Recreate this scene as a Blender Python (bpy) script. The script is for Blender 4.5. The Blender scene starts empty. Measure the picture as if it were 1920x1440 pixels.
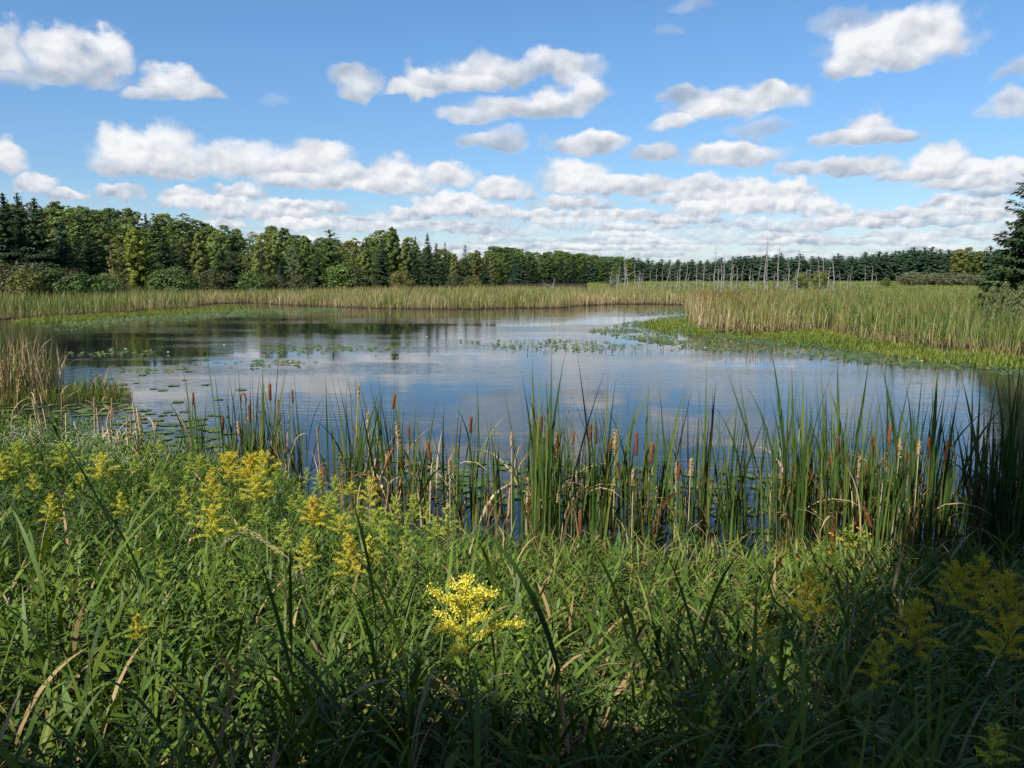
import bpy, math, random
import numpy as np
from mathutils import Vector

random.seed(7)
rng = np.random.default_rng(11)
C = bpy.context.scene.collection
SC = bpy.context.scene
PI = math.pi

# ------------------------------------------------------------------ camera
FPX = 1495.0                      # focal length in pixels of the 1920 x 1440 photograph
EYE = 3.0
PITCH = math.atan(208.0 / FPX)
cam_data = bpy.data.cameras.new("camera")
cam = bpy.data.objects.new("camera", cam_data)
C.objects.link(cam)
cam.location = (0, 0, EYE)
cam.rotation_euler = (PI / 2 - PITCH, 0, 0)
cam_data.sensor_width = 36
cam_data.lens = 36 * FPX / 1920
cam_data.clip_end = 8000
cam_data.clip_start = 0.05
SC.camera = cam
CP, SP = math.cos(PITCH), math.sin(PITCH)


def ray(px, py):
    a, b = (px - 960) / FPX, -(py - 720) / FPX
    return np.array([a, CP + b * SP, -SP + b * CP])


def on_plane(px, py, z=0.0):
    r = ray(px, py)
    t = (z - EYE) / r[2]
    return np.array([0, 0, EYE]) + r * t


def at_depth(px, py, d):
    r = ray(px, py)
    return np.array([0, 0, EYE]) + r * (d / r[1])


def project(p):
    x, y, z = p[0], p[1], p[2] - EYE
    f = y * CP - z * SP
    u = y * SP + z * CP
    return 960 + FPX * x / f, 720 - FPX * u / f


# ------------------------------------------------------------------ light and exposure
SUN_AZ = math.atan2(-0.60, -0.80)     # towards the sun: behind the viewpoint, to the left
SUN_EL = math.radians(46)
sd_ = bpy.data.lights.new("sun", "SUN")
sd_.energy = 5.0
sd_.angle = math.radians(0.5)
sd_.color = (1.0, 0.95, 0.86)
sun = bpy.data.objects.new("sun", sd_)
C.objects.link(sun)
to_sun = Vector((math.sin(SUN_AZ) * math.cos(SUN_EL), math.cos(SUN_AZ) * math.cos(SUN_EL), math.sin(SUN_EL)))
sun.rotation_euler = (-to_sun).to_track_quat('-Z', 'Y').to_euler()
SC.view_settings.view_transform = 'Standard'
SC.view_settings.look = 'None'
SC.view_settings.gamma = 1
SC.view_settings.exposure = 0.7
SC.view_settings.use_curve_mapping = False
SC.cycles.max_bounces = 6
SC.cycles.diffuse_bounces = 3
SC.cycles.glossy_bounces = 3
SC.cycles.transmission_bounces = 4
SC.cycles.caustics_reflective = False
SC.cycles.caustics_refractive = False
SC.cycles.sample_clamp_indirect = 4


# ------------------------------------------------------------------ the sky with its cumulus clouds
SKY_STRENGTH = 0.1
# one row per puff: centre x, y, half width, half height (in thousandths of a radian from the photograph), tone, opacity
PUFFS = [
    (1300, 8, 50, 20, .25, .45), (1250, 58, 34, 12, .2, .25), (515, 190, 30, 14, .2, .25),
    (5, 100, 45, 62, .55, 1), (110, 105, 70, 60, .62, 1), (190, 108, 58, 52, .7, 1), (120, 140, 110, 34, .5, .9), (20, 150, 60, 26, .35, .8),
    (318, 158, 66, 36, .6, 1), (345, 172, 78, 22, .5, .95), (270, 178, 50, 18, .5, .9),
    (660, 150, 52, 38, .38, .9), (668, 172, 40, 34, .42, .9),
    (920, 140, 95, 38, .5, 1), (1045, 134, 84, 42, .62, 1), (800, 150, 44, 34, .7, 1), (775, 172, 62, 24, .62, 1), (860, 160, 90, 24, .55, 1),
    (990, 208, 130, 28, .6, 1), (1100, 180, 52, 38, .68, 1), (1050, 200, 80, 30, .6, 1), (890, 218, 60, 18, .55, .9),
    (920, 268, 70, 24, .38, .85), (948, 255, 36, 18, .45, .8),
    (1100, 272, 74, 26, .62, 1), (1125, 262, 44, 20, .66, 1),
    (1300, 186, 62, 22, .36, .85), (1400, 192, 116, 34, .62, 1), (1450, 182, 66, 28, .68, 1), (1340, 212, 80, 30, .62, 1), (1265, 232, 46, 20, .6, 1),
    (1425, 244, 66, 22, .22, .7), (1410, 262, 34, 16, .2, .5),
    (1232, 292, 46, 24, .5, .95), (1380, 296, 92, 27, .66, 1), (1345, 288, 54, 22, .72, 1),
    (1630, 240, 46, 34, .66, 1), (1620, 262, 100, 22, .58, 1), (1560, 264, 60, 18, .5, .9), (1690, 258, 56, 16, .36, .7),
    (1600, 46, 84, 32, .3, .75), (1570, 92, 60, 20, .2, .4),
    (1690, 80, 140, 66, .68, 1), (1610, 100, 72, 56, .8, 1), (1650, 120, 105, 36, .62, 1), (1770, 72, 60, 46, .62, 1),
    (1905, 135, 52, 26, .36, .75), (1905, 200, 44, 34, .45, .85), (1860, 212, 40, 16, .3, .5),
    (290, 290, 122, 54, .7, 1), (240, 290, 72, 50, .78, 1), (300, 318, 130, 28, .6, 1), (440, 305, 100, 42, .68, 1), (480, 318, 110, 34, .66, 1),
    (600, 302, 62, 44, .7, 1), (540, 322, 110, 34, .62, 1), (580, 345, 110, 18, .6, 1), (660, 335, 60, 26, .6, 1),
    (745, 332, 58, 34, .72, 1), (840, 334, 54, 26, .7, 1), (740, 352, 90, 20, .62, 1), (780, 362, 64, 14, .4, .8),
    (940, 356, 58, 26, .72, 1), (950, 368, 60, 14, .5, .9),
    (1075, 330, 66, 40, .82, 1), (1120, 352, 110, 26, .68, 1), (1200, 352, 90, 22, .6, 1),
    (1300, 352, 62, 28, .66, 1), (1340, 362, 44, 26, .5, 1), (1410, 362, 62, 32, .72, 1), (1480, 362, 56, 28, .72, 1),
    (1320, 376, 120, 18, .56, 1), (1450, 382, 100, 16, .54, 1),
    (1500, 318, 50, 18, .5, .9), (1600, 318, 90, 22, .5, 1), (1760, 310, 66, 34, .76, 1), (1730, 330, 100, 18, .55, 1), (1850, 324, 66, 28, .72, 1), (1920, 322, 60, 26, .7, 1), (1830, 345, 110, 16, .5, 1), (1880, 362, 80, 16, .4, .9),
    (15, 300, 42, 36, .68, 1), (5, 312, 50, 22, .5, 1),
    (70, 352, 46, 26, .55, .95), (130, 370, 40, 16, .6, .95), (225, 362, 50, 22, .5, .9), (345, 366, 42, 18, .6, 1), (450, 364, 46, 22, .55, .95),
    (400, 384, 110, 18, .62, 1), (535, 388, 46, 18, .78, 1), (600, 392, 60, 16, .5, .95), (500, 405, 120, 18, .55, 1),
    (850, 384, 74, 24, .72, 1), (880, 398, 100, 18, .62, 1), (780, 402, 60, 18, .55, 1),
    (1070, 384, 80, 16, .55, 1), (1000, 406, 70, 14, .62, 1), (1140, 406, 120, 15, .6, 1), (1400, 392, 130, 22, .66, 1), (1330, 396, 70, 18, .7, 1), (1530, 392, 44, 26, .66, 1), (1580, 408, 60, 18, .55, 1),
    (1770, 380, 44, 18, .7, 1), (1830, 388, 66, 16, .6, 1), (1700, 404, 90, 15, .6, 1), (1850, 402, 80, 14, .5, 1),
]
_r = random.Random(5)
for _row in range(6):
    yy = 418 + _row * 12.5
    x = -60 + _r.uniform(0, 60)
    while x < 1990:
        rx = _r.uniform(40, 105) * (1 - 0.05 * _row)
        if _r.random() < 0.84 and not (yy < 432 and 240 < x < 300):
            PUFFS.append((x, yy + _r.uniform(-5, 5), rx, _r.uniform(9, 15) * (1 - .07 * _row), _r.uniform(.4, .72), _r.uniform(.75, 1)))
        x += rx * _r.uniform(0.9, 1.6)


def puff_group():
    """One cumulus puff laid over what is already there: flat-bottomed, lit from above, edge broken by noise."""
    gt = bpy.data.node_groups.new('cloud_puff', 'ShaderNodeTree')
    names = ['az', 'el', 'nx', 'ny', 'relief', 'C', 'A', 'irx', 'ox', 'iry', 'oy', 'ax', 'ay', 'tone', 'op', 'hard']
    for n in names:
        gt.interface.new_socket(n, in_out='INPUT', socket_type='NodeSocketFloat')
    for n in ('C', 'A'):
        gt.interface.new_socket(n, in_out='OUTPUT', socket_type='NodeSocketFloat')
    gi, go = gt.nodes.new('NodeGroupInput'), gt.nodes.new('NodeGroupOutput')
    I = {n: gi.outputs[n] for n in names}

    def m(op, *args):
        n = gt.nodes.new('ShaderNodeMath')
        n.operation = op
        for k, v in enumerate(args):
            if isinstance(v, (int, float)):
                n.inputs[k].default_value = v
            else:
                gt.links.new(v, n.inputs[k])
        return n.outputs[0]
    p = m('MULTIPLY_ADD', I['nx'], I['ax'], m('MULTIPLY_ADD', I['az'], I['irx'], I['ox']))
    q = m('MULTIPLY_ADD', I['ny'], I['ay'], m('MULTIPLY_ADD', I['el'], I['iry'], I['oy']))
    q2 = m('MULTIPLY_ADD', m('MINIMUM', m('ADD', q, .15), 0.0), 1.1, q)
    rr = m('MULTIPLY_ADD', q2, q2, m('MULTIPLY', p, p))
    mr = gt.nodes.new('ShaderNodeMapRange')
    mr.interpolation_type = 'SMOOTHSTEP'
    gt.links.new(rr, mr.inputs[0])
    mr.inputs[1].default_value = 1.0
    gt.links.new(m('MINIMUM', m('MULTIPLY_ADD', m('MAXIMUM', q, 0.0), .28, I['hard']), .72), mr.inputs[2])
    mr.inputs[3].default_value = 0
    gt.links.new(I['op'], mr.inputs[4])
    al = mr.outputs[0]
    sh = m('MULTIPLY_ADD', I['relief'], 1.0, m('MULTIPLY_ADD', q, .46, I['tone']))
    gt.links.new(m('MULTIPLY_ADD', m('SUBTRACT', sh, I['C']), al, I['C']), go.inputs['C'])
    gt.links.new(m('MAXIMUM', I['A'], al), go.inputs['A'])
    return gt


def build_world():
    PUFF = puff_group()
    w = bpy.data.worlds.new("World")
    SC.world = w
    w.use_nodes = True
    nt = w.node_tree
    nt.nodes.clear()
    N, L = nt.nodes, nt.links

    def put(sock, v):
        if isinstance(v, (int, float)):
            sock.default_value = v
        elif isinstance(v, tuple):
            sock.default_value = v
        else:
            L.new(v, sock)

    def m(op, a, b=None, c=None):
        n = N.new('ShaderNodeMath')
        n.operation = op
        put(n.inputs[0], a)
        if b is not None:
            put(n.inputs[1], b)
        if c is not None:
            put(n.inputs[2], c)
        return n.outputs[0]

    def smooth(v, lo, hi, a=0.0, b=1.0):
        n = N.new('ShaderNodeMapRange')
        n.interpolation_type = 'SMOOTHSTEP'
        put(n.inputs[0], v)
        n.inputs[1].default_value, n.inputs[2].default_value = lo, hi
        n.inputs[3].default_value, n.inputs[4].default_value = a, b
        return n.outputs[0]

    tc = N.new('ShaderNodeTexCoord')
    sx = N.new('ShaderNodeSeparateXYZ')
    L.new(tc.outputs['Generated'], sx.inputs[0])
    az = m('ARCTAN2', sx.outputs[0], sx.outputs[1])
    el = m('ARCSINE', sx.outputs[2])
    sky = N.new('ShaderNodeTexSky')
    sky.sky_type = 'NISHITA'
    sky.sun_disc = False
    sky.sun_elevation = SUN_EL
    sky.sun_rotation = SUN_AZ
    sky.altitude = 0
    sky.air_density = 1.0
    sky.dust_density = 0.15
    sky.ozone_density = 2.2
    tint = N.new('ShaderNodeMix')
    tint.data_type = 'RGBA'
    tint.blend_type = 'MULTIPLY'
    tint.inputs[0].default_value = 1
    L.new(sky.outputs[0], tint.inputs[6])
    tm = N.new('ShaderNodeMix')
    tm.data_type = 'RGBA'
    L.new(smooth(el, 0.0, .30), tm.inputs[0])
    tm.inputs[6].default_value = (.49, .60, .75, 1)
    tm.inputs[7].default_value = (.55, .76, .92, 1)
    L.new(tm.outputs[2], tint.inputs[7])
    sky_col = tint.outputs[2]

    # noise fields whose grain is finer near the horizon, where the cloud deck is farther away
    def noise(scale, det, du=0.0, dv=0.0, rough=0.5):
        cx = N.new('ShaderNodeCombineXYZ')
        put(cx.inputs[0], m('ADD', az, du))
        put(cx.inputs[1], m('MULTIPLY_ADD', el, 1.25, dv))
        n = N.new('ShaderNodeTexNoise')
        n.noise_dimensions = '2D'
        n.inputs['Scale'].default_value = scale
        n.inputs['Detail'].default_value = det
        n.inputs['Roughness'].default_value = rough
        L.new(cx.outputs[0], n.inputs['Vector'])
        s_ = N.new('ShaderNodeSeparateColor')
        L.new(n.outputs['Color'], s_.inputs[0])
        return s_.outputs
    low = smooth(el, .17, .05)

    def blend(a, b):
        return m('MULTIPLY_ADD', m('SUBTRACT', b, a), low, a)
    na_, nb_ = noise(24, 7, 3.0, 1.0, .5), noise(62, 5, 5.0, 2.0, .49)
    nx = m('SUBTRACT', blend(na_[0], nb_[0]), 0.5)
    ny = m('SUBTRACT', blend(na_[1], nb_[1]), 0.5)
    veil = na_[2]
    ra, rb = noise(24, 4, 7.0, 3.0, .48), noise(24, 4, 7.0 + .006, 3.0 - .014, .48)
    rc, rd = noise(52, 3, 9.0, 4.0, .48), noise(52, 3, 9.0 + .003, 4.0 - .007, .48)
    relief = blend(m('SUBTRACT', ra[0], rb[0]), m('SUBTRACT', rc[0], rd[0]))
    relief = m('ADD', relief, m('MULTIPLY', m('SUBTRACT', blend(ra[1], rc[1]), .5), .45))

    def ang(px, py):
        r = ray(px, py)
        r = r / np.linalg.norm(r)
        return math.atan2(r[0], r[1]), math.asin(r[2])

    puffs = []
    for (px, py, rx, ry, tone, op) in PUFFS:
        a, e = ang(px, py)
        a1, _ = ang(px + rx, py)
        a0, _ = ang(px - rx, py)
        _, e1 = ang(px, py - ry)
        _, e0 = ang(px, py + ry)
        puffs.append((a, e, (a1 - a0) / 2 * 1.22, (e1 - e0) / 2 * 1.22, tone, op))

    shared = {'az': az, 'el': el, 'nx': nx, 'ny': ny, 'relief': relief, 'veil': veil, 'soft': ra[1]}

    def leaf(a0, a1, e0, e1):
        """Background shader for one sector of the sky, with the puffs that reach into it."""
        gt = bpy.data.node_groups.new('sky_sector', 'ShaderNodeTree')
        for n in shared:
            gt.interface.new_socket(n, in_out='INPUT', socket_type='NodeSocketFloat')
        gt.interface.new_socket('sky', in_out='INPUT', socket_type='NodeSocketColor')
        gt.interface.new_socket('shader', in_out='OUTPUT', socket_type='NodeSocketShader')
        GN, GL = gt.nodes, gt.links
        gi, go = GN.new('NodeGroupInput'), GN.new('NodeGroupOutput')
        I = gi.outputs

        def sm(v, lo, hi, a, b):
            n = GN.new('ShaderNodeMapRange')
            n.interpolation_type = 'SMOOTHSTEP'
            GL.new(v, n.inputs[0])
            for k, q in enumerate((lo, hi, a, b)):
                n.inputs[k + 1].default_value = q
            return n.outputs[0]
        Cc = sm(I['soft'], .35, .65, .45, .75)
        # pale veil right above the horizon
        mu = GN.new('ShaderNodeMath')
        mu.operation = 'MULTIPLY'
        GL.new(sm(I['el'], 0.105, 0.0, 0, .62), mu.inputs[0])
        GL.new(sm(I['veil'], .30, .62, .25, 1), mu.inputs[1])
        A = mu.outputs[0]
        for (cu, cv, rx, ry, tone, op) in puffs:
            if cu + rx * 1.6 < a0 or cu - rx * 1.6 > a1 or cv + ry * 1.7 < e0 or cv - ry * 1.7 > e1:
                continue
            ar = min(1.15, 0.030 / rx + .42)
            g = GN.new('ShaderNodeGroup')
            g.node_tree = PUFF
            for nm in ('az', 'el', 'nx', 'ny', 'relief'):
                GL.new(I[nm], g.inputs[nm])
            GL.new(Cc, g.inputs['C'])
            GL.new(A, g.inputs['A'])
            for nm, v in (('irx', 1 / rx), ('ox', -cu / rx), ('iry', 1 / ry), ('oy', -cv / ry), ('ax', ar * .95), ('ay', ar * 1.55), ('tone', tone), ('op', op), ('hard', (.10 if ry > .02 else .22) if op > .8 else -.2)):
                g.inputs[nm].default_value = v
            Cc, A = g.outputs[0], g.outputs[1]
        ramp = GN.new('ShaderNodeValToRGB')
        cr = ramp.color_ramp
        k = 1 / SKY_STRENGTH
        stops = [(0.0, (.20, .24, .31)), (0.35, (.28, .32, .38)), (0.62, (.405, .43, .475)), (1.0, (.575, .58, .595))]
        cr.elements[0].position, cr.elements[0].color = stops[0][0], (*stops[0][1], 1)
        cr.elements[1].position, cr.elements[1].color = stops[-1][0], (*stops[-1][1], 1)
        for pos, c in stops[1:-1]:
            e = cr.elements.new(pos)
            e.color = (*c, 1)
        GL.new(Cc, ramp.inputs[0])
        scale = GN.new('ShaderNodeVectorMath')
        scale.operation = 'SCALE'
        GL.new(ramp.outputs[0], scale.inputs[0])
        scale.inputs['Scale'].default_value = k
        mix = GN.new('ShaderNodeMix')
        mix.data_type = 'RGBA'
        GL.new(A, mix.inputs[0])
        GL.new(I['sky'], mix.inputs[6])
        GL.new(scale.outputs[0], mix.inputs[7])
        bg = GN.new('ShaderNodeBackground')
        GL.new(mix.outputs[2], bg.inputs[0])
        bg.inputs[1].default_value = SKY_STRENGTH
        GL.new(bg.outputs[0], go.inputs[0])
        node = N.new('ShaderNodeGroup')
        node.node_tree = gt
        for n, v in shared.items():
            L.new(v, node.inputs[n])
        L.new(sky_col, node.inputs['sky'])
        return node.outputs[0]

    def split(a0, a1, e0, e1, depth):
        if depth == 0:
            return leaf(a0, a1, e0, e1)
        mixn = N.new('ShaderNodeMixShader')
        if depth == 1:
            mid = e0 + (e1 - e0) * .38
            lo, hi = split(a0, a1, e0, mid, 0), split(a0, a1, mid, e1, 0)
            f = m('GREATER_THAN', el, mid)
        else:
            mid = (a0 + a1) / 2
            lo, hi = split(a0, mid, e0, e1, depth - 1), split(mid, a1, e0, e1, depth - 1)
            f = m('GREATER_THAN', az, mid)
        L.new(f, mixn.inputs[0])
        L.new(lo, mixn.inputs[1])
        L.new(hi, mixn.inputs[2])
        return mixn.outputs[0]
    front = split(-.68, .68, -.02, .40, 4)

    # the rest of the sky, overhead and behind: the same blue with loose cumulus
    A = smooth(veil, .56, .68, 0, .9)
    mix = N.new('ShaderNodeMix')
    mix.data_type = 'RGBA'
    L.new(A, mix.inputs[0])
    L.new(sky_col, mix.inputs[6])
    mix.inputs[7].default_value = (3.9, 4.1, 4.5, 1)
    bg = N.new('ShaderNodeBackground')
    L.new(mix.outputs[2], bg.inputs[0])
    bg.inputs[1].default_value = SKY_STRENGTH
    inside = m('MULTIPLY', m('LESS_THAN', m('ABSOLUTE', az), .68), m('LESS_THAN', el, .40))
    ms = N.new('ShaderNodeMixShader')
    L.new(inside, ms.inputs[0])
    L.new(bg.outputs[0], ms.inputs[1])
    L.new(front, ms.inputs[2])
    out = N.new('ShaderNodeOutputWorld')
    L.new(ms.outputs[0], out.inputs[0])
    w.cycles.sampling_method = 'MANUAL'
    w.cycles.sample_map_resolution = 512


build_world()


# ------------------------------------------------------------------ naming helpers
def tag(o, label=None, cat=None, group=None, kind=None):
    if label:
        o['label'] = label
    if cat:
        o['category'] = cat
    if group:
        o['group'] = group
    if kind:
        o['kind'] = kind
    return o


def empty(name, loc=(0, 0, 0), rz=0.0, label=None, cat=None, group=None):
    o = bpy.data.objects.new(name, None)
    C.objects.link(o)
    o.location = loc
    o.rotation_euler = (0, 0, rz)
    o.empty_display_size = .1
    return tag(o, label, cat, group)


def link(name, mesh, parent=None):
    o = bpy.data.objects.new(name, mesh)
    C.objects.link(o)
    if parent is not None:
        o.parent = parent
    return o


ONES = "zeroth first second third fourth fifth sixth seventh eighth ninth tenth eleventh twelfth thirteenth fourteenth fifteenth sixteenth seventeenth eighteenth nineteenth".split()
TENS = {2: "twenty", 3: "thirty", 4: "forty", 5: "fifty", 6: "sixty", 7: "seventy"}
TENTH = {2: "twentieth", 3: "thirtieth", 4: "fortieth", 5: "fiftieth", 6: "sixtieth", 7: "seventieth"}


def nth(n):
    if n < 20:
        return ONES[n]
    return TENTH[n // 10] if n % 10 == 0 else TENS[n // 10] + "-" + ONES[n % 10]


# ------------------------------------------------------------------ mesh helpers
class MB:
    """Collects quads with two point attributes: tone (one value per blade or leaf) and along (0 at its base, 1 at its tip)."""

    def __init__(self):
        self.v, self.f, self.t, self.a, self.n = [], [], [], [], 0
        self.mi = []

    def add(self, v, f, tone=.5, along=.5, mat=0):
        v = np.asarray(v, dtype=np.float32).reshape(-1, 3)
        f = np.asarray(f, dtype=np.int64)
        self.v.append(v)
        self.f.append((f + self.n).reshape(-1, f.shape[-1]))
        self.t.append(np.broadcast_to(np.asarray(tone, dtype=np.float32), (len(v),)).copy())
        self.a.append(np.broadcast_to(np.asarray(along, dtype=np.float32), (len(v),)).copy())
        self.mi.append(np.full(len(self.f[-1]), mat, dtype=np.int32))
        self.n += len(v)

    def mesh(self, name, mats, smooth=True):
        me = bpy.data.meshes.new(name)
        v = np.concatenate(self.v)
        me.vertices.add(len(v))
        me.vertices.foreach_set('co', v.ravel())
        sizes = np.concatenate([np.full(len(f), f.shape[1], dtype=np.int32) for f in self.f])
        loops = np.concatenate([f.ravel() for f in self.f]).astype(np.int32)
        me.loops.add(len(loops))
        me.loops.foreach_set('vertex_index', loops)
        me.polygons.add(len(sizes))
        starts = np.concatenate([[0], np.cumsum(sizes)[:-1]]).astype(np.int32)
        me.polygons.foreach_set('loop_start', starts)
        me.polygons.foreach_set('material_index', np.concatenate(self.mi))
        if smooth:
            me.polygons.foreach_set('use_smooth', np.ones(len(sizes), dtype=bool))
        me.update(calc_edges=True)
        for nm, arr in (('tone', self.t), ('along', self.a)):
            at = me.attributes.new(nm, 'FLOAT', 'POINT')
            at.data.foreach_set('value', np.concatenate(arr))
        for mt in (mats if isinstance(mats, (list, tuple)) else [mats]):
            me.materials.append(mt)
        return me

    def obj(self, name, mats, parent=None, smooth=True):
        return link(name, self.mesh(name, mats, smooth), parent)


def prof_grass(s):
    return np.clip(1.25 * np.minimum(1, .55 + s * 1.6), 0, 1) * np.clip((1 - s) * 2.4, 0.04, 1) ** .8


def prof_leaf(s):
    return np.clip(np.sin(PI * np.clip(s, 0, 1) ** .75), .06, 1)


def prof_cattail(s):
    return np.clip((1 - s) * 3.2, .05, 1) ** .85 * (.75 + .25 * np.sin(PI * s))


def ribbons(mb, root, az, th0, kap, L, W, seg=4, prof=prof_grass, roll=0.0, tone=.5, power=1.4, mat=0, twist=0.0):
    """Adds one bent ribbon per root: leaning to azimuth az, starting th0 from the vertical and bending by kap over its length."""
    root = np.asarray(root, dtype=np.float64).reshape(-1, 3)
    n = len(root)
    b = lambda x: np.broadcast_to(np.asarray(x, dtype=np.float64), (n,))
    az, th0, kap, L, W, roll, tone, twist = map(b, (az, th0, kap, L, W, roll, tone, twist))
    s = np.linspace(0, 1, seg + 1)
    th = th0[:, None] + kap[:, None] * s[None, :] ** power
    thm = .5 * (th[:, 1:] + th[:, :-1])
    ds = L[:, None] / seg
    hx = np.concatenate([np.zeros((n, 1)), np.cumsum(np.sin(thm) * ds, 1)], 1)
    hz = np.concatenate([np.zeros((n, 1)), np.cumsum(np.cos(thm) * ds, 1)], 1)
    e = np.stack([np.sin(az), np.cos(az), np.zeros(n)], 1)
    side = np.stack([np.cos(az), -np.sin(az), np.zeros(n)], 1)
    p = root[:, None, :] + hx[..., None] * e[:, None, :]
    p[..., 2] += hz
    nrm = -np.cos(th)[..., None] * e[:, None, :]
    nrm[..., 2] += np.sin(th)
    rl = roll[:, None] + twist[:, None] * s[None, :]
    sv = np.cos(rl)[..., None] * side[:, None, :] + np.sin(rl)[..., None] * nrm
    w = (W[:, None] * .5 * prof(s)[None, :])[..., None]
    verts = np.stack([p - sv * w, p + sv * w], 2).reshape(n, -1, 3)
    k = np.arange(seg)
    base = np.stack([2 * k, 2 * k + 1, 2 * k + 3, 2 * k + 2], 1)
    faces = (base[None] + (np.arange(n) * (2 * (seg + 1)))[:, None, None]).reshape(-1, 4)
    al = np.broadcast_to(np.repeat(s, 2)[None, :], (n, 2 * (seg + 1))).ravel()
    mb.add(verts.reshape(-1, 3), faces, np.repeat(tone, 2 * (seg + 1)), al, mat)
    return p


def tube(mb, pts, rad, sides=6, tone=.5, mat=0, cap=True):
    pts = np.asarray(pts, dtype=np.float64)
    n = len(pts)
    rad = np.broadcast_to(np.asarray(rad, dtype=np.float64), (n,))
    tan = np.gradient(pts, axis=0)
    tan /= np.linalg.norm(tan, axis=1)[:, None] + 1e-9
    ref = np.where(np.abs(tan[:, 2:3]) > .9, np.array([[1., 0, 0]]), np.array([[0., 0, 1.]]))
    u = np.cross(tan, ref)
    u /= np.linalg.norm(u, axis=1)[:, None]
    v = np.cross(tan, u)
    a = np.linspace(0, 2 * PI, sides, endpoint=False)
    ring = pts[:, None, :] + rad[:, None, None] * (np.cos(a)[None, :, None] * u[:, None, :] + np.sin(a)[None, :, None] * v[:, None, :])
    i, j = np.meshgrid(np.arange(n - 1), np.arange(sides), indexing='ij')
    j2 = (j + 1) % sides
    f = np.stack([i * sides + j, i * sides + j2, (i + 1) * sides + j2, (i + 1) * sides + j], -1).reshape(-1, 4)
    al = np.repeat(np.linspace(0, 1, n), sides)
    verts = ring.reshape(-1, 3)
    mb.add(verts, f, tone, al, mat)
    if cap:
        c0 = len(verts)
        top = np.concatenate([ring[-1], pts[-1:]])
        ff = np.stack([np.arange(sides), (np.arange(sides) + 1) % sides, np.full(sides, sides)], 1)
        mb.add(top, ff, tone, 1.0, mat)


def quads(mb, c, nrm, size, aspect=1.0, tone=.5, along=.5, mat=0, fixed=None):
    """Leaf-sized rhombi at c facing nrm, turned at random in their plane (or with long axis along fixed)."""
    c = np.asarray(c, dtype=np.float64)
    n = len(c)
    nrm = nrm / (np.linalg.norm(nrm, axis=1)[:, None] + 1e-9)
    r = rng.normal(size=(n, 3)) if fixed is None else fixed
    u = np.cross(nrm, r) if fixed is None else r - nrm * np.sum(nrm * r, 1)[:, None]
    u /= np.linalg.norm(u, axis=1)[:, None] + 1e-9
    v = np.cross(nrm, u)
    size = np.broadcast_to(np.asarray(size), (n,))[:, None]
    a = u * size * .5
    b = v * size * .5 * aspect
    fold = nrm * size * .08
    verts = np.stack([c - a, c + b + fold, c + a, c - b + fold], 1).reshape(-1, 3)
    f = np.arange(4 * n).reshape(n, 4)
    mb.add(verts, f, np.repeat(np.broadcast_to(np.asarray(tone, dtype=np.float64), (n,)), 4),
           np.repeat(np.broadcast_to(np.asarray(along, dtype=np.float64), (n,)), 4), mat)


def _hash(ix, iy, k):
    h = (ix * 374761393 + iy * 668265263 + k * 982451653) & 0xFFFFFFFF
    h = ((h ^ (h >> 13)) * 1274126177) & 0xFFFFFFFF
    return ((h ^ (h >> 16)) & 0xFFFF) / 65535.0


def vnoise(x, y, k=0):
    x, y = np.asarray(x, dtype=np.float64), np.asarray(y, dtype=np.float64)
    ix, iy = np.floor(x).astype(np.int64), np.floor(y).astype(np.int64)
    fx, fy = x - ix, y - iy
    fx, fy = fx * fx * (3 - 2 * fx), fy * fy * (3 - 2 * fy)
    return (_hash(ix, iy, k) * (1 - fx) + _hash(ix + 1, iy, k) * fx) * (1 - fy) + (_hash(ix, iy + 1, k) * (1 - fx) + _hash(ix + 1, iy + 1, k) * fx) * fy


def fbm(x, y, k=0, o=4):
    s, a, t = 0, .5, 0
    for i in range(o):
        s = s + a * vnoise(x * 2 ** i, y * 2 ** i, k + i)
        t += a
        a *= .55
    return s / t


def sstep(a, b, x):
    t = np.clip((np.asarray(x, dtype=np.float64) - a) / (b - a), 0, 1)
    return t * t * (3 - 2 * t)


# ------------------------------------------------------------------ materials
def new_mat(name):
    mt = bpy.data.materials.new(name)
    mt.use_nodes = True
    nt = mt.node_tree
    nt.nodes.clear()
    return mt, nt, nt.nodes, nt.links


def ramp_node(N, stops, interp='LINEAR'):
    r = N.new('ShaderNodeValToRGB')
    cr = r.color_ramp
    cr.interpolation = interp
    cr.elements[0].position, cr.elements[0].color = stops[0][0], (*stops[0][1], 1)
    cr.elements[1].position, cr.elements[1].color = stops[-1][0], (*stops[-1][1], 1)
    for p, c in stops[1:-1]:
        e = cr.elements.new(p)
        e.color = (*c, 1)
    return r


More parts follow.
